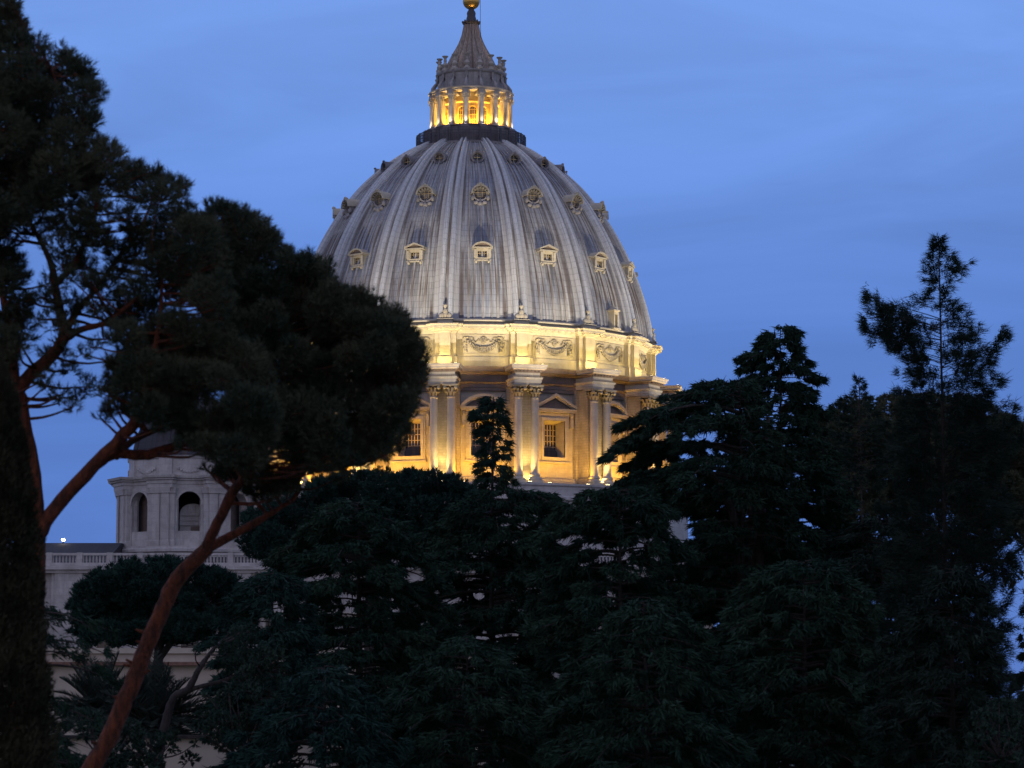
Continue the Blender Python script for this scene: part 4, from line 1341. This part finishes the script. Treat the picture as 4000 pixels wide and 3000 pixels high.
def cedar(name, label, sx, d, prof, step, dens, seed, leafm=M_CEDAR, rise=0.22, droop=0.42, spray=0.34, wd=0.035, hang=0.55, tr=0.30, trunk=None, group='conifers in front of the basilica', jit=0.28, skip=0.0, cat='cedar tree', extra=None, up=0.0, plate=0.52, lmin=0.55, lateral=0.25, brr=0.018, fluff=0.25):
    """tiered conifer: prof [(sy, reach to the left, reach to the right)] in view pixels, top first"""
    rnd = random.Random(seed); rng = np.random.default_rng(seed)
    top, bot = prof[0][0], prof[-1][0]
    pb = Q(sx, top + 0.2 * (bot - top), d)
    t = empty(name, (pb.x, pb.y, 0), label, cat, group)
    w = MB()
    ptop = Q(sx, top, d)
    ptop.x = pb.x
    H = ptop.z
    bend = [Vector((pb.x + rnd.uniform(-.1, .1), d, 0)), Vector((pb.x, d, H * 0.35)), Vector((pb.x + rnd.uniform(-.12, .12), d, H * 0.7)), Vector((ptop.x, d, H))]
    p, r = jag(bend, [tr, tr * 0.8, tr * 0.45, 0.02], 7, 0.1, rnd)
    w.tube(p, r, 10)
    for s in (trunk or []):
        p, r = jag([Q(a, b_, d + o) for a, b_, o, q in s], [q[3] for q in s], 5, 0.1, rnd)
        w.tube(p, r, 9)
    wood_obj('trunk', w, M_BARK_D, t)
    br, tri = MB(), []
    y, az = top + 1, rnd.uniform(0, 6)
    while y < bot:
        L_, R_ = lerp_prof(prof, y)
        az += 2.399 + rnd.uniform(-0.35, 0.35)
        y += step * 0.62 * rnd.uniform(0.6, 1.4) * (0.55 + 0.45 * min(1, (y - top) / 120))
        if rnd.random() < skip: continue
        if rnd.random() < lateral:
            az = rnd.choice([0.0, PI]) + rnd.gauss(0, 0.4)
        ca = math.cos(az)
        ext = R_ if ca > 0 else L_
        Lm = S(ext * abs(ca) + (L_ + R_) / 2 * 0.85 * (1 - abs(ca)), d) * rnd.uniform(1 - jit, 1.08)
        Lm = max(Lm, lmin)
        z0 = Q(sx, y, d).z - Lm * (rise - droop) * 0.55
        dirv = Vector((ca, math.sin(az), 0))
        dr, rs = droop * rnd.uniform(0.7, 1.25), rise * rnd.uniform(0.7, 1.3)
        def at(k): return Vector((pb.x, d, z0)) + dirv * (Lm * k) + Vector((0, 0, Lm * (rs * k - dr * k * k) + up * Lm * max(0, k - 0.55) ** 2))
        nseg = 6
        rr = max(0.02 if brr > 0.01 else 0.008, brr * Lm)
        br.tube([at(i / nseg) for i in range(nseg + 1)], [rr * (1 - 0.85 * i / nseg) for i in range(nseg + 1)], 5, cap=False)
        # side twigs lie in a level plate, sprays hang from them
        ntw = max(4, int(Lm * 3.2))
        tk = rng.uniform(0.12, 1.0, ntw) ** 0.8
        side = rng.choice([-1.0, 1.0], ntw)
        tl = (plate * Lm * (1.05 - tk) + 0.22 * min(1, Lm)) * rng.uniform(0.6, 1.2, ntw)
        nsp = max(40, int(dens * 2.6 * Lm * (0.6 + plate * Lm)))
        i_ = rng.integers(0, ntw, nsp)
        k = np.clip(tk[i_] + rng.normal(0, 0.01, nsp), 0.05, 1.02)
        s = rng.uniform(0, 1, nsp) * tl[i_]
        fwd = np.array(dirv)
        lat = np.array([-dirv.y, dirv.x, 0.0])
        twd = unit(fwd[None] * 0.75 + lat[None] * side[i_][:, None])
        base = np.array([pb.x, d, z0])[None] + fwd[None] * (Lm * k)[:, None] + twd * s[:, None]
        base[:, 2] += Lm * (rs * k - dr * k * k) + up * Lm * np.maximum(0, k - 0.55) ** 2 - 0.10 * s * s + rng.normal(0, 1, nsp) * (0.05 + 0.022 * Lm * fluff) + (0.09 * Lm * fluff * np.sin(tk[i_] * 17 + az * 5))
        dd = unit(twd * 0.6 + fwd[None] * 0.4 + rng.normal(size=(nsp, 3)) * 0.42 + np.array([0, 0, -hang]))
        tri.append(blades(base, dd, spray * rng.uniform(0.5, 1.3, nsp), wd * rng.uniform(0.6, 1.4, nsp), rng))
        for q in range(0, ntw, 3):
            a = at(min(1, tk[q]))
            e = a + Vector(unit(np.array([fwd * 0.75 + lat * side[q]]))[0]) * tl[q]
            e.z -= 0.1 * tl[q] ** 2
            br.tube([a, e], [rr * 0.3, rr * 0.12], 3, cap=False)
    wood_obj('branches', br, M_BARK_D, t)
    leaf_obj('crown', tri, leafm, t)
    return t

GRP = 'conifers in front of the basilica'
# --- the two stone pines that frame the picture on the left
dA, dB = 50.0, 55.0
bA = P(60, 2900, dA); bA.z = 0
polyA = [(-140, -90), (20, -30), (40, 20), (52, 75), (95, 95), (150, 110), (203, 150), (215, 200), (207, 260), (185, 292), (235, 300), (265, 330), (330, 368), (395, 385), (415, 425), (400, 460), (470, 480), (500, 640), (470, 700), (400, 640), (330, 560), (260, 470), (150, 450), (60, 470), (-140, 560)]
polyA2 = [(-30, 470), (120, 440), (330, 500), (420, 600), (480, 690), (430, 760), (330, 720), (220, 700), (100, 560)]
polyA3 = [(10, 600), (110, 570), (330, 640), (340, 760), (250, 840), (240, 930), (160, 900), (100, 850), (20, 760)]
polyA4 = [(250, 690), (400, 680), (560, 740), (600, 900), (580, 1000), (520, 1015), (430, 985), (380, 940), (300, 905), (230, 900)]
clump_tree('stone_pine', 'tall stone pine whose dark crown fills the upper left corner, with forking orange limbs', bA, dA,
    [[(20, 1900, 0, .46), (60, 1400, 0, .38), (72, 1160, 0, .31), (62, 1000, 0, .27), (40, 860, 0, .22), (34, 835, 0, .20)],
     [(78, 1170, 0, .20), (120, 1095, 0, .20), (200, 1010, -.1, .19), (262, 945, -.2, .17), (300, 895, -.3, .15), (325, 800, -.4, .11), (345, 700, -.5, .07), (350, 600, -.5, .04)],
     [(205, 1006, -.1, .15), (250, 980, 0, .145), (320, 982, .2, .14), (405, 953, .4, .115), (480, 930, .6, .085), (540, 900, .8, .05)],
     [(250, 985, 0, .12), (282, 955, .5, .10), (320, 935, .8, .085), (390, 910, 1.0, .06)],
     [(36, 842, 0, .13), (26, 760, .2, .12), (10, 660, .3, .10), (-5, 560, .3, .08), (-10, 460, .3, .06), (-20, 300, .2, .04)],
     [(34, 845, 0, .19), (70, 805, .1, .18), (110, 770, .1, .17), (139, 722, 0, .155), (128, 665, 0, .13), (118, 612, 0, .11), (107, 560, 0, .08), (60, 470, .1, .05), (20, 380, .1, .04)],
     [(118, 615, 0, .10), (160, 570, -.2, .08), (190, 500, -.3, .06), (210, 400, -.3, .05), (150, 250, -.2, .04), (110, 150, -.2, .025)],
     [(139, 722, 0, .12), (171, 666, .2, .085), (210, 621, .4, .07), (260, 550, .6, .055), (293, 517, .7, .045), (330, 430, .8, .03)],
     [(135, 735, 0, .11), (180, 710, -.2, .09), (232, 695, -.4, .07), (300, 640, -.5, .05)]],
    [(polyA, 170, 38, 62, 0.50, 4300, 1.8), (polyA, 150, 9, 17, 0.9, 260, 1.2, 26), ([(-60, 470), (40, 480), (70, 640), (40, 760), (20, 850), (-60, 850)], 34, 22, 40, 0.6, 2600, 1.0), (polyA2, 40, 24, 46, 0.7, 2600, 1.3), (polyA3, 64, 14, 30, 0.75, 700, 1.2), (polyA4, 90, 30, 52, 0.50, 4600, 1.6)],
    0.15, 0.0060, M_PINE, M_BARK_P, 3, 'stone pine', 'stone pines', thin=0.70)
bB = P(250, 3300, dB); bB.z = 0
polyB = [(430, 470), (455, 440), (510, 452), (560, 465), (590, 500), (612, 540), (690, 555), (722, 605), (765, 625), (830, 655), (870, 680), (905, 735), (915, 785), (900, 840), (885, 900), (862, 960), (800, 1000), (720, 1020), (640, 1015), (590, 960), (520, 900), (470, 780), (430, 640)]
polyB2 = [(430, 1005), (560, 990), (650, 1020), (640, 1060), (570, 1085), (500, 1060)]
clump_tree('stone_pine', 'leaning stone pine with a bare orange trunk, its broad crown overlapping the great dome', bB, dB,
    [[(110, 1900, 0, .30), (180, 1700, 0, .275), (250, 1560, 0, .26), (300, 1440, 0, .25), (345, 1330, 0, .245), (385, 1250, 0, .24), (450, 1183, 0, .22)],
     [(440, 1192, 0, .17), (470, 1130, -.2, .155), (505, 1060, -.4, .15), (550, 1005, -.5, .12), (590, 930, -.6, .09), (610, 820, -.6, .07), (600, 700, -.6, .045)],
     [(445, 1185, 0, .16), (490, 1163, .2, .135), (545, 1133, .3, .12), (600, 1100, .4, .075), (640, 1068, .5, .07), (643, 1000, .5, .07), (655, 920, .5, .06), (700, 820, .4, .05), (760, 740, .4, .03)],
     [(655, 920, .5, .06), (730, 900, .3, .045), (800, 860, .2, .03)], [(590, 930, -.6, .07), (540, 820, -.4, .05), (500, 700, -.2, .03)]],
    [(polyB, 230, 34, 58, 0.46, 4300, 2.1), (polyB, 170, 9, 17, 0.9, 260, 1.2, 26), (polyB2, 34, 16, 34, 0.6, 2200, 0.9)],
    0.15, 0.0066, M_PINE, M_BARK_P, 8, 'stone pine', 'stone pines', thin=0.70, stubs=9)

# --- cypress at the left edge
def cypress():
    d = 42.0
    rng = np.random.default_rng(4)
    edge = [(480, -68), (640, -60), (760, -40), (840, 4), (1000, 42), (1150, 64), (1300, 77), (1400, 86), (1500, 99), (1659, 112), (1900, 122)]
    cx = -70
    base = Q(cx, 1659, d); base.z = 0
    t = empty('cypress', base, 'dense dark cypress column rising up the left edge', 'cypress tree')
    w = MB(); w.tube([(base.x, d, 0), (base.x, d, 8), (base.x, d, Q(cx, 520, d).z)], [0.3, 0.22, 0.03], 10)
    wood_obj('trunk', w, M_BARK_D, t)
    n = 210000
    ys = rng.uniform(480, 1900, n)
    er = np.interp(ys, [e[0] for e in edge], [e[1] for e in edge]) - cx
    a = rng.uniform(0, 2 * PI, n)
    k = (1 + 0.055 * np.sin(a * 9 + 2.5 * np.sin(ys * 0.008)) + 0.04 * np.sin(a * 17 + ys * 0.03) + 0.03 * np.sin(ys * 0.06 + a * 3)) * rng.uniform(0.55, 1.0, n) ** 0.5
    R = er * k * 1.80832 * d / F_PX
    z = np.array([0.0] * n)
    zt, zb = Q(cx, 480, d).z, Q(cx, 1900, d).z
    z = zt + (zb - zt) * (ys - 480) / 1420
    b_ = np.stack([base.x + R * np.cos(a), d + R * np.sin(a), z], 1)
    dd = unit(np.stack([np.cos(a) * 0.55, np.sin(a) * 0.55, np.ones(n) * 0.9], 1) + rng.normal(size=(n, 3)) * 0.33)
    leaf_obj('crown', blades(b_, dd, rng.uniform(0.05, 0.13, n), rng.uniform(0.010, 0.020, n), rng), M_CYP, t)
cypress()

# --- rounded stone pines further off
dC = 150.0
bC = Q(332, 1500, dC); bC.z = 0
clump_tree('stone_pine', 'small round-headed stone pine standing below the cupola, behind the leaning trunk', bC, dC,
    [[(332, 1900, 0, .34), (333, 1600, 0, .32), (335, 1480, 0, .30), (345, 1400, 0, .26), (350, 1350, 0, .2)], [(340, 1430, 0, .2), (385, 1365, -.5, .15), (430, 1310, -.8, .1)], [(345, 1390, 0, .2), (300, 1350, .4, .14), (240, 1320, .6, .09)], [(350, 1350, 0, .18), (350, 1300, 0, .12), (340, 1250, 0, .08)]],
    [([(142, 1320), (160, 1275), (205, 1232), (260, 1210), (330, 1203), (410, 1210), (470, 1228), (540, 1262), (585, 1310), (550, 1362), (450, 1385), (385, 1392), (320, 1385), (250, 1398), (190, 1392), (152, 1360)], 230, 17, 28, 0.48, 1700, 3.4)],
    0.30, 0.030, M_CEDAR2, M_BARK_D, 21, 'stone pine', 'stone pines', flat=0.75)
dD = 200.0
bD = Q(800, 1500, dD); bD.z = 0
clump_tree('stone_pine', 'broad dark stone pine whose rounded top hides the foot of the drum', bD, dD,
    [[(800, 1900, 0, .5), (800, 1400, 0, .45), (800, 1200, 0, .35), (790, 1100, 0, .2)], [(800, 1230, 0, .3), (650, 1130, 0, .2), (580, 1120, 0, .1)], [(800, 1220, 0, .3), (930, 1120, 0, .2), (1000, 1090, 0, .1)]],
    [([(515, 1150), (535, 1100), (590, 1085), (640, 1060), (690, 1030), (760, 1018), (850, 1014), (940, 1018), (1000, 1035), (1045, 1062), (1080, 1100), (1080, 1170), (960, 1200), (800, 1210), (660, 1200), (560, 1215), (520, 1190)], 330, 18, 32, 0.45, 1500, 4.6)],
    0.36, 0.040, M_CEDAR2, M_BARK_D, 22, 'stone pine', 'stone pines', flat=0.7)
dE = 170.0
bE = Q(1990, 1600, dE); bE.z = 0
clump_tree('stone_pine', 'wide umbrella pine with a smooth domed crown at the right edge, behind the ragged conifer', bE, dE,
    [[(1990, 1900, 0, .5), (1990, 1500, 0, .45), (1985, 1250, 0, .38), (1980, 1080, 0, .28)], [(1985, 1260, 0, .28), (2080, 1130, 0, .2), (2160, 1040, 0, .12)], [(1985, 1220, 0, .26), (1900, 1100, 0, .18), (1850, 1000, 0, .1)], [(1988, 1330, 0, .2), (2110, 1250, -1, .13), (2212, 1180, -2, .08)]],
    [([(1760, 900), (1800, 878), (1850, 862), (1930, 852), (2000, 850), (2080, 858), (2140, 880), (2200, 905), (2290, 950), (2330, 1050), (2260, 1110), (2120, 1090), (1990, 1110), (1880, 1100), (1790, 1080), (1740, 1000)], 360, 20, 36, 0.45, 1500, 5.4),
     ([(1800, 1060), (2240, 1080), (2300, 1160), (2180, 1170), (2100, 1240), (2000, 1290), (1870, 1290), (1760, 1200)], 190, 16, 32, 0.55, 1200, 4.8),
     ([(2080, 1180), (2290, 1210), (2290, 1250), (2180, 1300), (2090, 1320)], 12, 12, 24, 0.8, 600, 3)],
    0.34, 0.034, M_PINE, M_BARK_D, 23, 'umbrella pine', flat=0.7)

# --- cedars
cedar('cedar', 'slim drooping cedar leader standing in front of the lit drum windows', 1066, 132, [(858, 2, 2), (870, 18, 16), (885, 40, 30), (905, 62, 38), (925, 40, 44), (950, 32, 40), (975, 34, 44), (1000, 44, 56), (1030, 46, 52), (1055, 40, 40), (1072, 60, 120), (1085, 110, 215), (1120, 170, 230), (1200, 210, 240), (1300, 220, 250), (1420, 240, 260), (1660, 260, 270)],
      6.8, 58, 31, tr=0.24, spray=0.36, wd=0.034, fluff=0.15)
cedar('cedar', 'large deodar cedar right of the dome, with a tiered drooping top', 1688, 122, [(714, 26, 26), (724, 40, 34), (742, 58, 40), (760, 92, 48), (778, 96, 60), (792, 70, 96), (808, 64, 104), (826, 100, 86), (848, 104, 84), (866, 92, 98), (900, 120, 98), (940, 140, 100), (1000, 190, 130), (1100, 220, 170), (1200, 230, 190), (1300, 250, 210), (1450, 260, 240), (1660, 280, 260)],
      5.6, 78, 32, tr=0.24, leafm=M_CEDAR, skip=0.0, lateral=0.35, fluff=0.15, lmin=0.9)
cedar('cedar', 'spreading many-stemmed cedar whose branches reach left across the drum', 1600, 112, [(824, 60, 30), (835, 105, 40), (860, 110, 50), (885, 200, 40), (905, 275, 60), (935, 300, 80), (960, 320, 90), (985, 345, 100), (1005, 365, 110), (1025, 395, 120), (1050, 380, 130), (1080, 330, 140), (1130, 250, 150), (1180, 240, 160), (1240, 260, 170), (1320, 280, 180), (1450, 280, 190), (1660, 280, 200)],
      7.4, 72, 33, tr=0.22, rise=0.30, droop=0.46, lateral=0.5, fluff=0.12,
      trunk=[[(1640, 1660, 0, .22), (1640, 1250, 0, .2), (1650, 1000, .2, .15), (1660, 900, .3, .08)], [(1605, 1350, 0, .2), (1590, 1150, -.2, .18), (1560, 1060, -.3, .15), (1500, 980, -.4, .1), (1440, 940, -.5, .05)], [(1625, 1300, 0, .16), (1622, 1100, .2, .13), (1620, 960, .2, .08)]], skip=0.12)
cedar('conifer', 'tall ragged conifer with upswept bare tips, highest tree on the right', 2032, 100, [(512, 2, 2), (530, 10, 8), (556, 30, 34), (585, 40, 70), (605, 34, 60), (628, 30, 34), (648, 70, 34), (662, 160, 34), (690, 195, 60), (715, 180, 100), (745, 150, 130), (775, 120, 150), (810, 100, 125), (850, 100, 135), (890, 110, 160), (950, 130, 165), (1100, 130, 160), (1300, 150, 170), (1660, 170, 180)],
      3.8, 46, 34, leafm=M_SPRUCE, rise=0.30, droop=0.10, up=0.75, hang=-0.10, spray=0.32, wd=0.012, tr=0.15, jit=0.5, skip=0.03, plate=0.5, lmin=0.2, lateral=0.35, brr=0.008, fluff=1.0, cat='conifer')
cedar('conifer', 'small pointed conifer tip peeping above the umbrella pine', 1856, 150, [(812, 1, 1), (826, 8, 10), (842, 22, 20), (870, 40, 34), (920, 70, 60), (1050, 80, 80)], 6, 40, 35, leafm=M_SPRUCE, rise=0.3, droop=0.1, up=0.5, hang=-0.1, spray=0.3, wd=0.02, tr=0.10, skip=0.1, lmin=0.2, cat='conifer')
cedar('cedar', 'cedar below the broad pine, left of centre, with a dark bare trunk', 772, 116, [(1085, 30, 30), (1100, 90, 80), (1130, 150, 120), (1180, 200, 150), (1215, 260, 170), (1260, 250, 180), (1300, 190, 200), (1350, 150, 150), (1400, 250, 200), (1460, 300, 230), (1560, 320, 250), (1660, 330, 260)], 8, 76, 36, tr=0.34, skip=0.03)
cedar('cedar', 'bluish cedar low in the left half, beside the palms', 590, 104, [(1235, 30, 30), (1260, 70, 80), (1320, 120, 110), (1380, 150, 120), (1450, 130, 150), (1520, 150, 170), (1600, 170, 190), (1700, 180, 200)], 8, 74, 37, leafm=M_CEDAR2, tr=0.22, skip=0.04)
cedar('cedar', 'layered cedar below the drum between two taller cedars', 1340, 105, [(1062, 60, 60), (1080, 130, 110), (1110, 160, 130), (1160, 170, 150), (1220, 170, 170), (1300, 200, 180), (1400, 210, 190), (1520, 220, 200), (1700, 230, 220)], 7.5, 72, 38, tr=0.24, skip=0.03)
cedar('cedar', 'full dark cedar at the bottom centre', 1010, 88, [(1380, 30, 30), (1400, 90, 80), (1450, 150, 150), (1520, 190, 200), (1600, 220, 230), (1720, 240, 250)], 11, 66, 39, tr=0.22)
cedar('cedar', 'full cedar at the bottom edge right of centre', 1390, 84, [(1300, 30, 40), (1330, 90, 110), (1390, 150, 160), (1460, 190, 200), (1560, 220, 230), (1720, 240, 250)], 11, 64, 40, tr=0.22)
cedar('cedar', 'dark cedar below the many-stemmed cedar', 1740, 92, [(1215, 40, 50), (1245, 120, 120), (1300, 180, 170), (1400, 210, 200), (1500, 230, 220), (1720, 250, 240)], 9, 66, 41, tr=0.24, leafm=M_CEDAR)
cedar('cedar', 'shadowy cedar between the large deodar and the ragged conifer', 1905, 118, [(1120, 40, 40), (1150, 110, 100), (1200, 150, 140), (1300, 170, 160), (1420, 190, 180), (1700, 210, 200)], 8, 66, 46, tr=0.24, leafm=M_SPRUCE)
cedar('cedar', 'dark cedar in the bottom right corner', 2060, 86, [(1230, 20, 20), (1260, 70, 60), (1330, 130, 90), (1420, 170, 110), (1520, 190, 130), (1720, 220, 170)], 8, 74, 42, tr=0.24, skip=0.03, leafm=M_SPRUCE)
cedar('cedar', 'bluish cedar at the lower left of centre, in front of the wall', 700, 84, [(1440, 20, 20), (1470, 100, 90), (1530, 170, 150), (1600, 210, 190), (1720, 240, 220)], 11, 62, 43, leafm=M_CEDAR2, tr=0.2, skip=0.05)
cedar('cedar', 'thin cedar boughs poking out beside the cypress', 60, 66, [(1310, 10, 60), (1340, 60, 200), (1365, 60, 190), (1400, 60, 215), (1440, 60, 200), (1480, 60, 180), (1560, 60, 190), (1680, 60, 200)], 13, 46, 44, tr=0.18, skip=0.2, spray=0.22, wd=0.02, plate=0.25)

cedar('cedar', 'dark cedar half cut off by the right edge of the view', 2330, 128, [(1262, 30, 30), (1290, 80, 70), (1350, 130, 110), (1450, 150, 140), (1560, 170, 160), (1700, 190, 180)], 8, 62, 47, tr=0.24, leafm=M_SPRUCE)

# --- a leaning broadleaf trunk and shrubs at the foot
clump_tree('evergreen_oak', 'small evergreen with a curved forked dark stem against the cream building', Q(330, 1700, 96), 96,
    [[(330, 1700, 0, .2), (368, 1522, 0, .15), (405, 1490, 0, .13), (425, 1455, 0, .11), (440, 1430, .2, .09), (470, 1390, .3, .06)], [(408, 1490, 0, .09), (445, 1480, .1, .08), (490, 1468, .2, .07), (560, 1440, .4, .05)]],
    [([(420, 1400), (480, 1360), (560, 1350), (620, 1400), (600, 1470), (520, 1490), (470, 1440)], 26, 14, 26, 0.7, 700, 1.5)],
    0.16, 0.03, M_BUSH, M_BARK_D, 25, 'tree', updir=0.1)
def shrub(label, poly, d, n, seed, nn=800):
    xs = [p[0] for p in poly]
    b_ = Q(sum(xs) / len(xs), 1660, d); b_.z = 0
    clump_tree('shrub', label, b_, d, [[(sum(xs) / len(xs), 2000, 0, .09), (sum(xs) / len(xs), 1640, 0, .06)]], [(poly, n, 14, 30, 0.62, nn, 1.4)], 0.15, 0.032, M_BUSH, M_BARK_D, seed, 'shrub', 'shrubs at the foot of the trees', updir=0.2)
shrub('leafy shrub beneath the upright palm, beside the cypress', [(100, 1560), (180, 1530), (290, 1560), (340, 1620), (330, 1760), (90, 1760)], 80, 42, 51)
shrub('paler leafy shrub by the low tiled wall', [(430, 1500), (520, 1470), (600, 1500), (640, 1560), (600, 1640), (480, 1640), (420, 1580)], 92, 40, 52)
shrub('dark bushy shrub under the drooping palm, in front of the low tiled wall', [(230, 1610), (300, 1570), (380, 1580), (440, 1610), (450, 1780), (220, 1780)], 94, 46, 54)
shrub('pale leafy shrub in the lower right corner', [(2110, 1530), (2180, 1500), (2260, 1540), (2260, 1760), (2090, 1760), (2090, 1600)], 76, 40, 53)

# --- palms
def palm(label, sx, sy, d, Lf, n, seed):
    rnd = random.Random(seed); rng = np.random.default_rng(seed)
    c = Q(sx, sy, d)
    t = empty('palm', (c.x, c.y, 0), label, 'palm tree', 'palms at the foot of the trees')
    w = MB(); w.tube([(c.x, c.y, 0), (c.x, c.y, c.z * 0.5), (c.x, c.y, c.z)], [0.34, 0.32, 0.36], 12)
    wood_obj('trunk', w, M_BARK_D, t)
    tri = []; ra = MB()
    for i in range(n):
        az = i * 2.399 + rnd.uniform(-.2, .2)
        el = rnd.uniform(0.02, 1.0) ** 0.8
        a = math.radians(-25 + 105 * el)
        L = Lf * rnd.uniform(0.8, 1.1)
        dirv = Vector((math.cos(az) * math.cos(a), math.sin(az) * math.cos(a), math.sin(a)))
        def at(k): return c + dirv * (L * k) + Vector((0, 0, -0.42 * L * k * k * math.cos(a)))
        ra.tube([at(k / 5) for k in range(6)], [0.03, 0.026, 0.02, 0.016, 0.012, 0.006], 4, cap=False)
        m = 46
        for s in (-1, 1):
            k = np.linspace(0.14, 1.0, m)
            b_ = np.array([at(x) for x in k])
            tg = unit(np.gradient(b_, axis=0))
            lat = unit(np.cross(tg, np.array([0, 0, 1.0]))) * s
            upv = unit(np.cross(lat * s, tg))
            dd = unit(tg * 0.75 + lat * 0.8 + upv * 0.35 + rng.normal(size=(m, 3)) * 0.08)
            ln = L * 0.24 * np.sin(np.pi * np.clip(k * 0.86 + 0.12, 0, 1)) ** 0.7
            tri.append(blades(b_, dd, ln, np.full(m, 0.022), rng))
    wood_obj('rachises', ra, M_BARK_D, t)
    leaf_obj('fronds', tri, M_PALM, t)
palm('upright feather palm just right of the cypress', 214, 1545, 112, 2.8, 90, 61)
palm('drooping feather palm behind the leaning orange trunk', 328, 1572, 106, 3.0, 105, 62)
